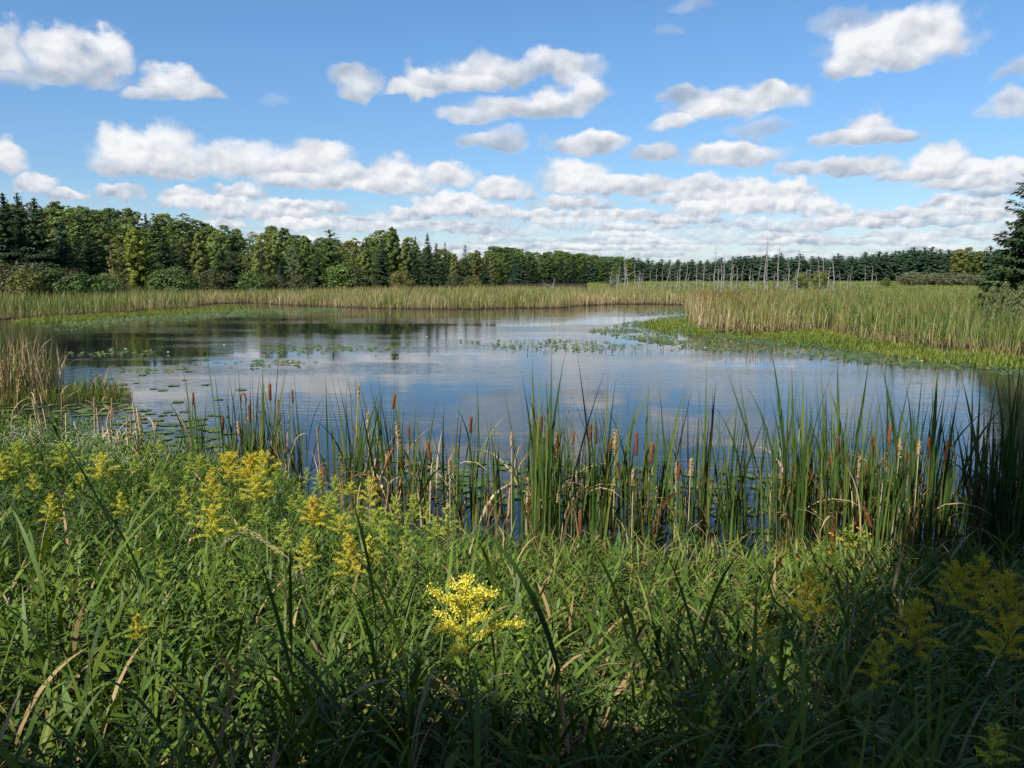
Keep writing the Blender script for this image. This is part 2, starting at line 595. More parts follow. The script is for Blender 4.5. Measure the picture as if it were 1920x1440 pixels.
def leaf_mat(name, stops, tip=None, base=None, trans=.28, rough=.5, spec=.3, tint=False, noise=0.0):
    """Leaf or blade: colour from tone along a ramp, drier towards tip or base; part of the light passes through."""
    mt, nt, N, L = new_mat(name)
    at = N.new('ShaderNodeAttribute')
    at.attribute_name = 'tone'
    r = ramp_node(N, stops)
    L.new(at.outputs['Fac'], r.inputs[0])
    col = r.outputs[0]
    al = N.new('ShaderNodeAttribute')
    al.attribute_name = 'along'
    for spec_, lohi in ((tip, True), (base, False)):
        if spec_ is None:
            continue
        c, lo, hi = spec_
        mr = N.new('ShaderNodeMapRange')
        mr.interpolation_type = 'SMOOTHSTEP'
        mr.inputs[1].default_value, mr.inputs[2].default_value = lo, hi
        L.new(al.outputs['Fac'], mr.inputs[0])
        mx = N.new('ShaderNodeMix')
        mx.data_type = 'RGBA'
        L.new(mr.outputs[0], mx.inputs[0])
        L.new(col, mx.inputs[6])
        mx.inputs[7].default_value = (*c, 1)
        col = mx.outputs[2]
    if tint:
        oi = N.new('ShaderNodeObjectInfo')
        mx = N.new('ShaderNodeMix')
        mx.data_type = 'RGBA'
        mx.blend_type = 'MULTIPLY'
        mx.inputs[0].default_value = 1
        L.new(col, mx.inputs[6])
        L.new(oi.outputs['Color'], mx.inputs[7])
        col = mx.outputs[2]
    p = N.new('ShaderNodeBsdfPrincipled')
    L.new(col, p.inputs['Base Color'])
    p.inputs['Roughness'].default_value = rough
    p.inputs['Specular IOR Level'].default_value = spec
    out = N.new('ShaderNodeOutputMaterial')
    if trans > 0:
        t = N.new('ShaderNodeBsdfTranslucent')
        hs = N.new('ShaderNodeHueSaturation')
        hs.inputs['Hue'].default_value = .485
        hs.inputs['Saturation'].default_value = 1.15
        hs.inputs['Value'].default_value = 1.25
        L.new(col, hs.inputs['Color'])
        L.new(hs.outputs[0], t.inputs[0])
        ms = N.new('ShaderNodeMixShader')
        ms.inputs[0].default_value = trans
        L.new(p.outputs[0], ms.inputs[1])
        L.new(t.outputs[0], ms.inputs[2])
        L.new(ms.outputs[0], out.inputs[0])
    else:
        L.new(p.outputs[0], out.inputs[0])
    return mt


def bark_mat(name, a, b, scale=8.0, stretch=.25):
    mt, nt, N, L = new_mat(name)
    tc = N.new('ShaderNodeTexCoord')
    mp = N.new('ShaderNodeMapping')
    mp.inputs['Scale'].default_value = (1, 1, stretch)
    L.new(tc.outputs['Object'], mp.inputs[0])
    n = N.new('ShaderNodeTexNoise')
    n.inputs['Scale'].default_value = scale
    n.inputs['Detail'].default_value = 6
    L.new(mp.outputs[0], n.inputs['Vector'])
    r = ramp_node(N, [(.35, a), (.68, b)])
    L.new(n.outputs[0], r.inputs[0])
    p = N.new('ShaderNodeBsdfPrincipled')
    p.inputs['Roughness'].default_value = .85
    p.inputs['Specular IOR Level'].default_value = .2
    L.new(r.outputs[0], p.inputs['Base Color'])
    bp = N.new('ShaderNodeBump')
    bp.inputs['Strength'].default_value = .5
    bp.inputs['Distance'].default_value = .02
    L.new(n.outputs[0], bp.inputs['Height'])
    L.new(bp.outputs[0], p.inputs['Normal'])
    o = N.new('ShaderNodeOutputMaterial')
    L.new(p.outputs[0], o.inputs[0])
    return mt


def ground_mat(name, stops, scale=.6, rough=.95):
    mt, nt, N, L = new_mat(name)
    tc = N.new('ShaderNodeTexCoord')
    n = N.new('ShaderNodeTexNoise')
    n.inputs['Scale'].default_value = scale
    n.inputs['Detail'].default_value = 9
    n.inputs['Roughness'].default_value = .65
    L.new(tc.outputs['Object'], n.inputs['Vector'])
    r = ramp_node(N, stops)
    L.new(n.outputs[0], r.inputs[0])
    p = N.new('ShaderNodeBsdfPrincipled')
    p.inputs['Roughness'].default_value = rough
    p.inputs['Specular IOR Level'].default_value = .1
    L.new(r.outputs[0], p.inputs['Base Color'])
    bp = N.new('ShaderNodeBump')
    bp.inputs['Distance'].default_value = .1
    L.new(n.outputs[0], bp.inputs['Height'])
    L.new(bp.outputs[0], p.inputs['Normal'])
    o = N.new('ShaderNodeOutputMaterial')
    L.new(p.outputs[0], o.inputs[0])
    return mt


def water_mat():
    mt, nt, N, L = new_mat('pond_water')
    tc = N.new('ShaderNodeTexCoord')

    def noise(sx, sy, scale, det, rough=.5):
        mp = N.new('ShaderNodeMapping')
        mp.inputs['Scale'].default_value = (sx, sy, 1)
        mp.inputs['Rotation'].default_value = (0, 0, .12)
        L.new(tc.outputs['Object'], mp.inputs[0])
        n = N.new('ShaderNodeTexNoise')
        n.inputs['Scale'].default_value = scale
        n.inputs['Detail'].default_value = det
        n.inputs['Roughness'].default_value = rough
        L.new(mp.outputs[0], n.inputs['Vector'])
        return n.outputs[0]
    ripple = noise(.45, 1.5, 4.2, 3, .5)
    swell = noise(.35, 1.0, .9, 2)
    gust = noise(.35, 1.0, .16, 4, .6)
    mr = N.new('ShaderNodeMapRange')
    mr.interpolation_type = 'SMOOTHSTEP'
    mr.inputs[1].default_value, mr.inputs[2].default_value = .40, .62
    mr.inputs[3].default_value, mr.inputs[4].default_value = .05, 1.0
    L.new(gust, mr.inputs[0])
    b1 = N.new('ShaderNodeBump')
    b1.inputs['Distance'].default_value = .009
    L.new(mr.outputs[0], b1.inputs['Strength'])
    L.new(ripple, b1.inputs['Height'])
    b2 = N.new('ShaderNodeBump')
    b2.inputs['Distance'].default_value = .007
    b2.inputs['Strength'].default_value = .5
    L.new(swell, b2.inputs['Height'])
    L.new(b2.outputs[0], b1.inputs['Normal'])
    p = N.new('ShaderNodeBsdfPrincipled')
    p.inputs['Base Color'].default_value = (.012, .014, .012, 1)
    p.inputs['Roughness'].default_value = .02
    p.inputs['IOR'].default_value = 1.333
    p.inputs['Specular IOR Level'].default_value = .5
    L.new(b1.outputs[0], p.inputs['Normal'])
    o = N.new('ShaderNodeOutputMaterial')
    L.new(p.outputs[0], o.inputs[0])
    return mt


GREEN = (.052, .088, .022)
M = {}
M['ground'] = ground_mat('soil_and_litter', [(.3, (.012, .010, .006)), (.55, (.03, .026, .013)), (.75, (.05, .045, .02))], 1.5)
M['water'] = water_mat()
M['reed'] = leaf_mat('reed_blades', [(0, (.075, .115, .025)), (.35, (.13, .175, .038)), (.6, (.21, .215, .06)), (.8, (.30, .25, .10)), (1, (.38, .30, .16))],
                     tip=((.25, .21, .085), .72, 1.15), base=((.30, .22, .12), .35, -.05), trans=.3)
M['sedge'] = leaf_mat('sedge_blades', [(0, (.08, .13, .016)), (.5, (.17, .21, .024)), (.8, (.25, .23, .03)), (1, (.22, .14, .04))], trans=.3)
M['meadow'] = leaf_mat('meadow_blades', [(0, (.09, .14, .03)), (.5, (.17, .21, .04)), (1, (.27, .26, .06))], trans=.3)
M['grass'] = leaf_mat('grass_blades', [(0, (.024, .050, .009)), (.3, (.066, .114, .015)), (.62, (.142, .188, .026)), (.8, (.20, .185, .038)), (.86, (.27, .18, .08)), (1, (.36, .26, .13))],
                      tip=((.26, .19, .09), .86, 1.25), trans=.2, rough=.5, spec=.2)
M['leaf'] = leaf_mat('herb_leaves', [(0, (.022, .048, .008)), (.5, (.066, .120, .014)), (.85, (.14, .198, .024)), (1, (.21, .22, .036))], trans=.18, rough=.5, spec=.2)
M['cattail'] = leaf_mat('cattail_leaves', [(0, (.022, .056, .014)), (.4, (.058, .104, .022)), (.75, (.125, .160, .032)), (.84, (.17, .15, .045)), (.87, (.17, .085, .03)), (.92, (.28, .17, .075)), (1, (.44, .33, .19))],
                        tip=((.20, .12, .05), .88, 1.12), trans=.18, rough=.45, spec=.28)
M['drystalk'] = leaf_mat('dry_stalk', [(0, (.24, .16, .08)), (.5, (.42, .32, .18)), (1, (.55, .45, .29))], trans=.15, rough=.7, spec=.2)
M['stem'] = leaf_mat('herb_stem', [(0, (.07, .10, .025)), (1, (.14, .16, .045))], trans=0, rough=.5)
M['head'] = leaf_mat('cattail_seed_head', [(0, (.075, .03, .013)), (.5, (.155, .055, .021)), (1, (.23, .085, .032))], trans=0, rough=.85, spec=.1)
M['fluff'] = leaf_mat('cattail_fluff', [(0, (.24, .15, .075)), (.5, (.36, .26, .15)), (1, (.52, .42, .29))], trans=.1, rough=.95, spec=.05)
M['gold'] = leaf_mat('goldenrod_florets', [(0, (.30, .33, .045)), (.45, (.60, .54, .045)), (1, (.80, .74, .16))], trans=.3, rough=.7, spec=.15, tint=True)
M['white'] = leaf_mat('white_petals', [(0, (.50, .54, .44)), (1, (.80, .80, .76))], trans=.25, rough=.6)
M['orange'] = leaf_mat('orange_petals', [(0, (.70, .22, .02)), (1, (.80, .42, .04))], trans=.3, rough=.5)
M['crown'] = leaf_mat('tree_leaves', [(0, (.62, .62, .62)), (.5, (1, 1, 1)), (1, (1.0, 1.0, .8))], trans=.22, rough=.55, spec=.25, tint=True)
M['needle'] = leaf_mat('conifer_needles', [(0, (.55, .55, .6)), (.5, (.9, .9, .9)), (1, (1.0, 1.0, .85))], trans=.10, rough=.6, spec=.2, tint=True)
M['bark'] = bark_mat('bark', (.05, .038, .028), (.14, .115, .09))
M['birch'] = bark_mat('birch_bark', (.34, .31, .27), (.74, .72, .68), 5)
M['deadwood'] = bark_mat('bleached_wood', (.15, .14, .125), (.30, .285, .265), 6)
M['farpad'] = leaf_mat('far_lily_pad', [(0, (.03, .055, .018)), (.6, (.055, .085, .026)), (.85, (.11, .11, .03)), (1, (.14, .09, .045))], trans=.05, rough=.45, spec=.35)
M['pad'] = leaf_mat('lily_pad', [(0, (.038, .076, .018)), (.6, (.072, .118, .027)), (.85, (.14, .145, .033)), (1, (.18, .11, .045))], trans=.05, rough=.5, spec=.3)

# ------------------------------------------------------------------ the pond outline and the lie of the land
BANK = [(-260, 620), (-100, 607), (0, 600), (100, 593), (220, 587), (355, 579), (372, 573), (400, 570), (470, 568), (515, 571), (600, 575), (700, 579), (800, 580),
        (870, 581), (960, 579), (1050, 578), (1085, 574), (1150, 571), (1230, 571), (1294, 573), (1296, 590), (1298, 613), (1330, 622), (1420, 626), (1480, 622),
        (1540, 622), (1600, 632), (1660, 645), (1740, 652), (1820, 660), (1900, 668), (2050, 682), (2300, 700)]
POND = [tuple(on_plane(*p)[:2]) for p in BANK] + [(24, 12), (12, 8.9), (6, 8.3), (2.5, 8.0), (0, 8.2), (-1.6, 8.9), (-3.2, 10.2), (-4.6, 11.1), (-7, 12.4), (-12, 13.6), (-20, 15), (-30, 22)]
POND = np.array(POND)


def pond_sd(x, y):
    """Signed distance to the pond's edge, positive over water."""
    x, y = np.asarray(x, dtype=np.float64), np.asarray(y, dtype=np.float64)
    best = np.full(x.shape, 1e9)
    inside = np.zeros(x.shape, dtype=bool)
    for i in range(len(POND)):
        ax, ay = POND[i]
        bx, by = POND[(i + 1) % len(POND)]
        dx, dy = bx - ax, by - ay
        t = np.clip(((x - ax) * dx + (y - ay) * dy) / (dx * dx + dy * dy + 1e-12), 0, 1)
        best = np.minimum(best, (x - ax - t * dx) ** 2 + (y - ay - t * dy) ** 2)
        if abs(dy) > 1e-12:
            c = ((ay > y) != (by > y)) & (x < dx * (y - ay) / dy + ax)
            inside ^= c
    d = np.sqrt(best)
    return np.where(inside, d, -d)


EDGE_PX = [-900, 0, 300, 520, 700, 860, 930, 960, 1150, 1400, 1850, 2600]
EDGE_D = [76, 80, 92, 102, 106, 112, 120, 185, 225, 262, 262, 240]


def forest_edge(px):
    return np.interp(px, EDGE_PX, EDGE_D)


def land(x, y, sd=None):
    x, y = np.asarray(x, dtype=np.float64), np.asarray(y, dtype=np.float64)
    if sd is None:
        sd = pond_sd(x, y)
    o = -sd
    near = 1 - sstep(14, 24, y)
    bank = 1.42 * sstep(-.6, 8.8, o) ** 1.0 + .05 * (fbm(x * .9, y * .9, 5) - .5)
    marsh = np.clip(.05 + .012 * o, .05, .22)
    out = near * bank + (1 - near) * marsh
    px = 960 + FPX * x / np.maximum(y, 1)
    rise = np.clip(y - forest_edge(px) - 4, 0, 60) * .105 * (1 - sstep(520, 940, px)) * (y > 30)
    water = -np.minimum(.5, .22 * np.maximum(sd, 0)) - .03
    return np.where(sd > 0, water, out + rise)


def axis(parts):
    out = []
    for a, b, n in parts:
        out.append(np.linspace(a, b, n, endpoint=False))
    return np.concatenate(out + [[parts[-1][1]]])


gx = axis([(-3000, -300, 8), (-300, -90, 14), (-90, -16, 60), (-16, 16, 80), (16, 110, 60), (110, 400, 18), (400, 3000, 8)])
gy = axis([(-300, -20, 10), (-20, -2, 18), (-2, 16, 60), (16, 80, 90), (80, 150, 50), (150, 420, 30), (420, 4000, 10)])
GX, GY = np.meshgrid(gx, gy)
GZ = land(GX, GY)
ny_, nx_ = GX.shape
mb = MB()
ii, jj = np.meshgrid(np.arange(ny_ - 1), np.arange(nx_ - 1), indexing='ij')
ff = np.stack([ii * nx_ + jj, ii * nx_ + jj + 1, (ii + 1) * nx_ + jj + 1, (ii + 1) * nx_ + jj], -1).reshape(-1, 4)
mb.add(np.stack([GX, GY, GZ], -1).reshape(-1, 3), ff)
tag(mb.obj('ground', M['ground']), kind='structure')

# the pond's surface, a sheet clipped to a little beyond the outline
wb = MB()
wx, wy = axis([(-60, 60, 60)]), axis([(6, 95, 45)])
WX, WY = np.meshgrid(wx, wy)
keep = pond_sd(WX, WY) > -4.5
ii, jj = np.meshgrid(np.arange(len(wy) - 1), np.arange(len(wx) - 1), indexing='ij')
ok = keep[ii, jj] | keep[ii + 1, jj] | keep[ii, jj + 1] | keep[ii + 1, jj + 1]
ii, jj = ii[ok], jj[ok]
nx_ = len(wx)
wb.add(np.stack([WX, WY, np.zeros_like(WX)], -1).reshape(-1, 3), np.stack([ii * nx_ + jj, ii * nx_ + jj + 1, (ii + 1) * nx_ + jj + 1, (ii + 1) * nx_ + jj], -1))
tag(wb.obj('water', M['water']), kind='structure')

# ------------------------------------------------------------------ trees
def trunk_mesh(name, H, r, mat, limbs=0, lean=0.0, seed=0, top=.9):
    rr = random.Random(seed)
    b = MB()
    z = np.linspace(-.3, H * top, 8)
    wob = np.cumsum([rr.uniform(-.02, .02) * H * .3 for _ in z])
    pts = np.stack([wob + lean * z, np.roll(wob, 3) * .7, z], 1)
    tube(b, pts, r * (1 - .88 * np.linspace(0, 1, 8)), 7)
    for k in range(limbs):
        t = rr.uniform(.3, .85)
        p0 = np.array([np.interp(t * H * top, z, pts[:, i]) for i in range(3)])
        a = rr.uniform(0, 2 * PI)
        ln = H * rr.uniform(.15, .3) * (1.15 - t)
        d = np.array([math.cos(a), math.sin(a), rr.uniform(.5, 1.2)])
        q = np.stack([p0 + d * ln * s + np.array([0, 0, .1 * ln * s * s]) for s in (0, .35, .7, 1)])
        tube(b, q, r * .35 * (1 - t * .5) * np.array([1, .7, .45, .15]), 5)
    return b.mesh(name, mat)


def spruce_crown(name, H, R, n_whorl, seed, start=.05, droop=.35, dens=1.0, size=.34, ragged=.2, power=.85):
    rr = np.random.default_rng(seed)
    b = MB()
    pos, nrm, fx, sz, tn = [], [], [], [], []
    for w in range(n_whorl):
        t = (w + rr.uniform(0, .9)) / n_whorl
        z0 = H * (start + (1 - start) * t)
        nb = int(rr.integers(6, 9) if t < .85 else 5)
        for k in range(nb):
            a = rr.uniform(0, 2 * PI)
            ln = R * (1 - t) ** power * (1 - ragged + 2 * ragged * rr.random()) * (.75 + .5 * min(1, t * 6)) + .02 * H
            n = max(3, int(ln * 9 * dens))
            s = (np.arange(n) + rr.random(n)) / n
            d = np.array([math.cos(a), math.sin(a), 0])
            up = .35 * t - droop * (1 - t)
            p = d[None] * (ln * s)[:, None]
            p[:, 2] = z0 + up * ln * s + .18 * ln * s ** 2.2 * (1 - t)
            side = np.array([-d[1], d[0], 0])
            sg = np.where(rr.random(n) < .5, -1, 1)
            spread = sg * rr.uniform(.1, 1.0, n) * .22 * ln * (1 - .6 * s) * (ln > .3)
            p += side[None] * spread[:, None]
            p[:, 2] -= np.abs(spread) * .35
            p += rr.normal(size=(n, 3)) * .05
            dirv = d[None] + side[None] * (sg * .7)[:, None] + np.array([0, 0, -.15])[None]
            pos.append(p)
            fx.append(dirv)
            nn = np.array([0, 0, 1.0])[None] + d[None] * .55 + rr.normal(size=(n, 3)) * .38
            nrm.append(nn)
            sz.append(size * (.7 + .6 * rr.random(n)) * (.55 + .45 * (1 - t)))
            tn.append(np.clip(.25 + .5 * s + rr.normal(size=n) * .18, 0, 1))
    ztop = np.linspace(.86, 1.0, 26) * H
    pos.append(np.stack([rr.normal(size=26) * .03, rr.normal(size=26) * .03, ztop], 1))
    fx.append(np.tile([0, 0, 1.0], (26, 1)))
    nrm.append(rr.normal(size=(26, 3)) * np.array([1, 1, .1]))
    sz.append(np.full(26, size * .8))
    tn.append(np.full(26, .6))
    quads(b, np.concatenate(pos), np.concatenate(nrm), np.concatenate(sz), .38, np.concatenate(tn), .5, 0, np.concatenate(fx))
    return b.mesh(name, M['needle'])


def leaf_crown(name, H, R, seed, lobes=34, per=150, base=.22, size=.28, tall=1.0, mat='crown', squash=.8, small=1.0):
    rr = np.random.default_rng(seed)
    b = MB()
    for k in range(lobes):
        t = (k + rr.random()) / lobes
        zc = H * (base + (.97 - base) * t)
        env = R * math.sqrt(max(.02, 1 - ((t - .38) / .66) ** 2)) if t > .38 else R * (.55 + .45 * (t / .38))
        a = k * 2.399 + rr.uniform(-.5, .5)
        lr = R * rr.uniform(.26, .46) * (1.1 - .45 * t) * small * rr.uniform(.75, 1.2)
        rad = max(0, env * rr.uniform(.82, 1.12) - lr * .75) * math.sqrt(rr.uniform(.25, 1.0))
        c = np.array([rad * math.cos(a), rad * math.sin(a), zc])
        n = int(per * (lr / (R * .36)) ** 2 * rr.uniform(.8, 1.2))
        d = rr.normal(size=(n, 3))
        d /= np.linalg.norm(d, axis=1)[:, None]
        d[:, 2] = np.where(d[:, 2] < -.35, -d[:, 2] * .6, d[:, 2])
        rad_ = lr * (.62 + .5 * rr.random(n) ** .7)
        # sprays that stick out of the lobe
        spray = rr.random(n) < .16
        rad_ = np.where(spray, rad_ * rr.uniform(1.1, 1.4, n), rad_)
        p = c[None] + d * rad_[:, None] * np.array([1, 1, squash])
        nn = d + np.array([0, 0, .3])[None] + rr.normal(size=(n, 3)) * .3
        tone = np.clip(rr.uniform(.25, .75) + rr.normal(size=n) * .10, 0, 1)
        quads(b, p, nn, size * (.6 + .8 * rr.random(n)), .62, tone)
    return b.mesh(name, M[mat])


SPRUCE = [spruce_crown('crown', 10, 2.1, 46, 1, size=.40, dens=2.4, ragged=.14, power=.95), spruce_crown('crown', 10, 2.4, 44, 2, size=.42, ragged=.2, dens=2.4, power=.95), spruce_crown('crown', 10, 1.25, 44, 3, size=.34, ragged=.3, dens=1.5, power=.7),
          spruce_crown('crown', 10, 1.9, 40, 4, size=.4, ragged=.32, dens=2.2), spruce_crown('crown', 10, 2.5, 30, 8, start=.08, size=.44, ragged=.35, droop=.1, power=.6, dens=2.0)]
SPRUCE_T = [trunk_mesh('trunk', 10, .2, M['bark'], seed=i, top=.97) for i in range(5)]
PINE = [spruce_crown('crown', 10, 2.1, 26, 20 + i, start=.06, size=.66, ragged=.25, droop=.02, power=.55, dens=1.3) for i in range(3)]
PINE_T = [trunk_mesh('trunk', 10, .19, M['bark'], seed=30 + i, top=.95) for i in range(3)]
BROAD = [leaf_crown('crown', 10, 2.7, 40 + i, lobes=54, per=260, base=b_, size=.29) for i, b_ in enumerate((.12, .16, .2, .1, .24))]
BROAD.append(leaf_crown('crown', 10, 1.9, 47, lobes=50, per=240, base=.12, size=.28))
BROAD[1] = leaf_crown('crown', 10, 2.5, 143, lobes=80, per=260, base=.1, size=.27, small=.7)
BROAD[3] = leaf_crown('crown', 10, 2.2, 144, lobes=70, per=240, base=.08, size=.27, small=.65)
BROAD.append(leaf_crown('crown', 10, 2.3, 48, lobes=60, per=220, base=.14, size=.26, small=.6))
BROAD_T = [trunk_mesh('trunk', 10, .19, M['bark'], limbs=9, seed=50 + i) for i in range(7)]
BIRCH = leaf_crown('crown', 10, 1.5, 61, lobes=26, per=70, base=.38, size=.26)
BIRCH_T = trunk_mesh('trunk', 10, .13, M['birch'], limbs=6, lean=-.10, seed=62)
SHRUB = [leaf_crown('crown', 3, 2.2, 70 + i, lobes=26, per=120, base=.12, size=.22, squash=.9) for i in range(3)]
SHRUB_T = [trunk_mesh('trunk', 2.2, .07, M['bark'], limbs=8, seed=80 + i) for i in range(3)]


def plant_tree(name, crown, trunk, x, y, H, unit, color, wide=1.0, rz=None, z=None):
    zz = float(land(np.array([x]), np.array([y]))[0]) if z is None else z
    t = empty(name, (x, y, max(zz, 0) - .05), random.uniform(0, 2 * PI) if rz is None else rz)
    s = H / unit
    t.scale = (s * wide, s * wide, s)
    link('trunk', trunk, t)
    c = link('crown', crown, t)
    c.color = (*color, 1)
    return t


# rows of the forest: each entry keeps its picture column so that labels can count from the left
ROW = {}


def row_add(key, px, obj):
    ROW.setdefault(key, []).append((px, obj))


def col_jit(c, k=.14):
    f = 1 + random.uniform(-k, k)
    return tuple(max(.004, v * f * (1 + random.uniform(-.07, .07))) for v in c)


C_SPRUCE, C_SPRUCEB, C_BROAD, C_OLIVE, C_LIGHT, C_YELLOW, C_DARK = (.034, .060, .027), (.040, .080, .050), (.11, .155, .032), (.13, .145, .036), (.17, .215, .055), (.19, .215, .028), (.08, .125, .030)


def tree_at(px, top, d, kind, color, wide=1.0, var=None):
    p = at_depth(px, top, d)
    x, y = p[0], d
    g = max(0.0, float(land(np.array([x]), np.array([y]))[0]))
    H = p[2] - g
    if kind == 'spruce':
        v = random.randrange(5) if var is None else var
        return plant_tree('spruce_tree', SPRUCE[v], SPRUCE_T[v], x, y, H, 10, color, wide)
    if kind == 'pine':
        v = random.randrange(3) if var is None else var
        return plant_tree('pine_tree', PINE[v], PINE_T[v], x, y, H, 10, color, wide)
    if kind == 'birch':
        return plant_tree('birch_tree', BIRCH, BIRCH_T, x, y, H, 10, color, wide, rz=0)
    v = random.randrange(7) if var is None else var
    return plant_tree('broadleaf_tree', BROAD[v], BROAD_T[v], x, y, H, 10, color, wide)


# front row at the forest edge: column, top, distance beyond the edge, kind, colour, width, variant
FRONT = [
    (-60, 372, 2, 'spruce', C_SPRUCE, 1, 0), (4, 362, 1, 'spruce', C_SPRUCE, .95, 1), (31, 362, 3, 'spruce', C_SPRUCE, .9, 0), (63, 371, 0, 'spruce', C_SPRUCE, .95, 1),
    (112, 412, 1, 'spruce', C_SPRUCEB, 1.0, 0), (140, 440, 4, 'spruce', C_SPRUCE, 1.0, 3), (165, 428, 2, 'spruce', C_SPRUCE, 1.1, 1),
    (214, 448, 0, 'birch', C_OLIVE, 1.2, None), (226, 455, 1.5, 'birch', C_OLIVE, 1.0, None), (250, 425, 4, 'broadleaf', C_YELLOW, .95, 5),
    (305, 438, 1, 'spruce', C_SPRUCE, 1.1, 1), (340, 452, 2, 'spruce', C_SPRUCE, 1.0, 3), (372, 432, 6, 'broadleaf', C_OLIVE, .8, 5),
    (408, 452, 3, 'broadleaf', C_DARK, .8, 5), (432, 462, 1, 'spruce', C_SPRUCE, .95, 4), (455, 470, 0, 'broadleaf', C_DARK, .8, 6),
    (490, 436, 3, 'broadleaf', C_LIGHT, .85, 1), (520, 430, 5, 'broadleaf', C_LIGHT, .8, 5), (548, 455, 2, 'broadleaf', (.13, .16, .08), .8, 6), (572, 440, 3, 'broadleaf', C_BROAD, .7, 5),
    (525, 488, 1, 'spruce', C_SPRUCEB, .9, 3), (595, 470, 0, 'spruce', C_SPRUCE, 1.0, 4), (617, 430, 2, 'spruce', C_DARK, 1.15, 4), (655, 472, 0, 'broadleaf', C_DARK, .8, 6),
    (685, 462, 2, 'broadleaf', C_BROAD, .8, 5), (716, 452, -1, 'spruce', C_SPRUCE, 1.05, 1), (735, 424, 6, 'broadleaf', C_BROAD, .75, 5), (760, 446, 5, 'broadleaf', C_OLIVE, .7, 5),
    (778, 470, 1, 'spruce', C_SPRUCE, .9, 3), (801, 437, 0, 'spruce', C_SPRUCE, .75, 0), (818, 456, -2, 'spruce', C_SPRUCE, .9, 3), (834, 454, 1, 'spruce', C_SPRUCE, .8, 2),
    (852, 474, 4, 'broadleaf', C_OLIVE, .75, 5), (872, 458, 2, 'spruce', C_SPRUCE, 1.0, 2), (895, 468, 4, 'broadleaf', (.115, .11, .028), .85, 5), (912, 480, 1, 'spruce', C_SPRUCE, .9, 3),
    (924, 472, 8, 'broadleaf', C_OLIVE, .8, 5),
]
for (px, top, dd, kind, colr, wd, var) in FRONT:
    t = tree_at(px, top, float(forest_edge(px)) + dd, kind, col_jit(colr, .08), wd, var)
    row_add('front ' + kind, px, t)

# the wooded rise behind: rows whose tops follow the skyline
SKY_PX = [-200, 90, 150, 185, 215, 245, 262, 285, 300, 345, 372, 405, 430, 450, 480, 510, 545, 575, 610, 650, 690, 720, 745, 770, 800, 850, 930]
SKY_TOP = [378, 377, 379, 386, 385, 389, 382, 398, 393, 398, 412, 405, 420, 430, 424, 422, 431, 440, 438, 444, 438, 430, 428, 438, 458, 470, 476]
for row, (back, low, step) in enumerate(((42, 0, 27), (30, 14, 30), (19, 30, 33), (10, 48, 36))):
    px = -40 + row * 11
    while px < 935:
        p_ = px + random.uniform(-9, 9)
        top = np.interp(p_, SKY_PX, SKY_TOP) + low * (1 - .55 * float(sstep(500, 900, p_))) + random.uniform(-5, 5) + (3 if row == 0 else 0)
        bk = back * (1 - .5 * float(sstep(500, 900, p_)))
        colr = random.choice([C_BROAD, C_BROAD, C_DARK, C_OLIVE, C_BROAD, C_LIGHT if row > 1 else C_DARK])
        if random.random() < .03:
            colr = (.13, .11, .03)
        if row > 0 and random.random() < (.16 if p_ < 560 else .34):
            t = tree_at(p_, top - random.uniform(-4, 8), float(forest_edge(p_)) + bk, 'spruce', col_jit(C_SPRUCE, .15), random.uniform(.8, 1.0), random.choice([0, 1, 2, 3]))
            row_add('rise spruce', p_, t)
        else:
            t = tree_at(p_, top, float(forest_edge(p_)) + bk, 'broadleaf', col_jit(colr, .2), random.uniform(1.0, 1.4))
            row_add('hill %d' % row, p_, t)
        px += step

# far wood in the middle of the picture, then the dark plantation across the marsh
for row, (d, step, lo) in enumerate(((215, 15, 10), (235, 15, 0), (250, 17, -1))):
    px = 915 + row * 6
    while px < 1180:
        p_ = px + random.uniform(-4, 4)
        top = np.interp(p_, [900, 950, 975, 1000, 1050, 1090, 1140, 1180], [466, 463, 468, 474, 472, 476, 481, 484]) + lo + random.uniform(-3, 3)
        if row == 0 and random.random() < .6:
            t = tree_at(p_, top + random.uniform(0, 6), d, 'spruce', col_jit(C_SPRUCEB if random.random() < .5 else C_SPRUCE), 1.1)
            row_add('far spruce', p_, t)
        else:
            t = tree_at(p_, top, d, 'broadleaf', col_jit(random.choice([C_BROAD, C_DARK, (.08, .125, .045)])), 1.35)
            row_add('far broad %d' % row, p_, t)
        px += step
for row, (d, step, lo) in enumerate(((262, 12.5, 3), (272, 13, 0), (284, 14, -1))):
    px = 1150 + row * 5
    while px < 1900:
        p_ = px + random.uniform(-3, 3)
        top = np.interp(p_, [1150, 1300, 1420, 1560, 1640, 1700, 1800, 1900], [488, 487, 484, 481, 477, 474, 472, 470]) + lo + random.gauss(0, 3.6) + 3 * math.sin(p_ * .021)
        t = tree_at(p_, top, d, 'pine', col_jit((.055, .10, .055), .25), random.uniform(1.3, 1.8))  # distance haze is put into the needle colour as a paler, bluer green
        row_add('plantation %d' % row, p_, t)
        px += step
for (px, top) in ((1800, 466), (1816, 463), (1838, 470)):
    row_add('knoll', px, tree_at(px, top, 258, 'broadleaf', col_jit(C_OLIVE), 1.1))


def label_row(key, fmt, cat, group):
    lst = sorted(ROW.get(key, []), key=lambda q: q[0])
    for i, (px, o) in enumerate(lst):
        tag(o, fmt.format(nth(i + 1)), cat, group)


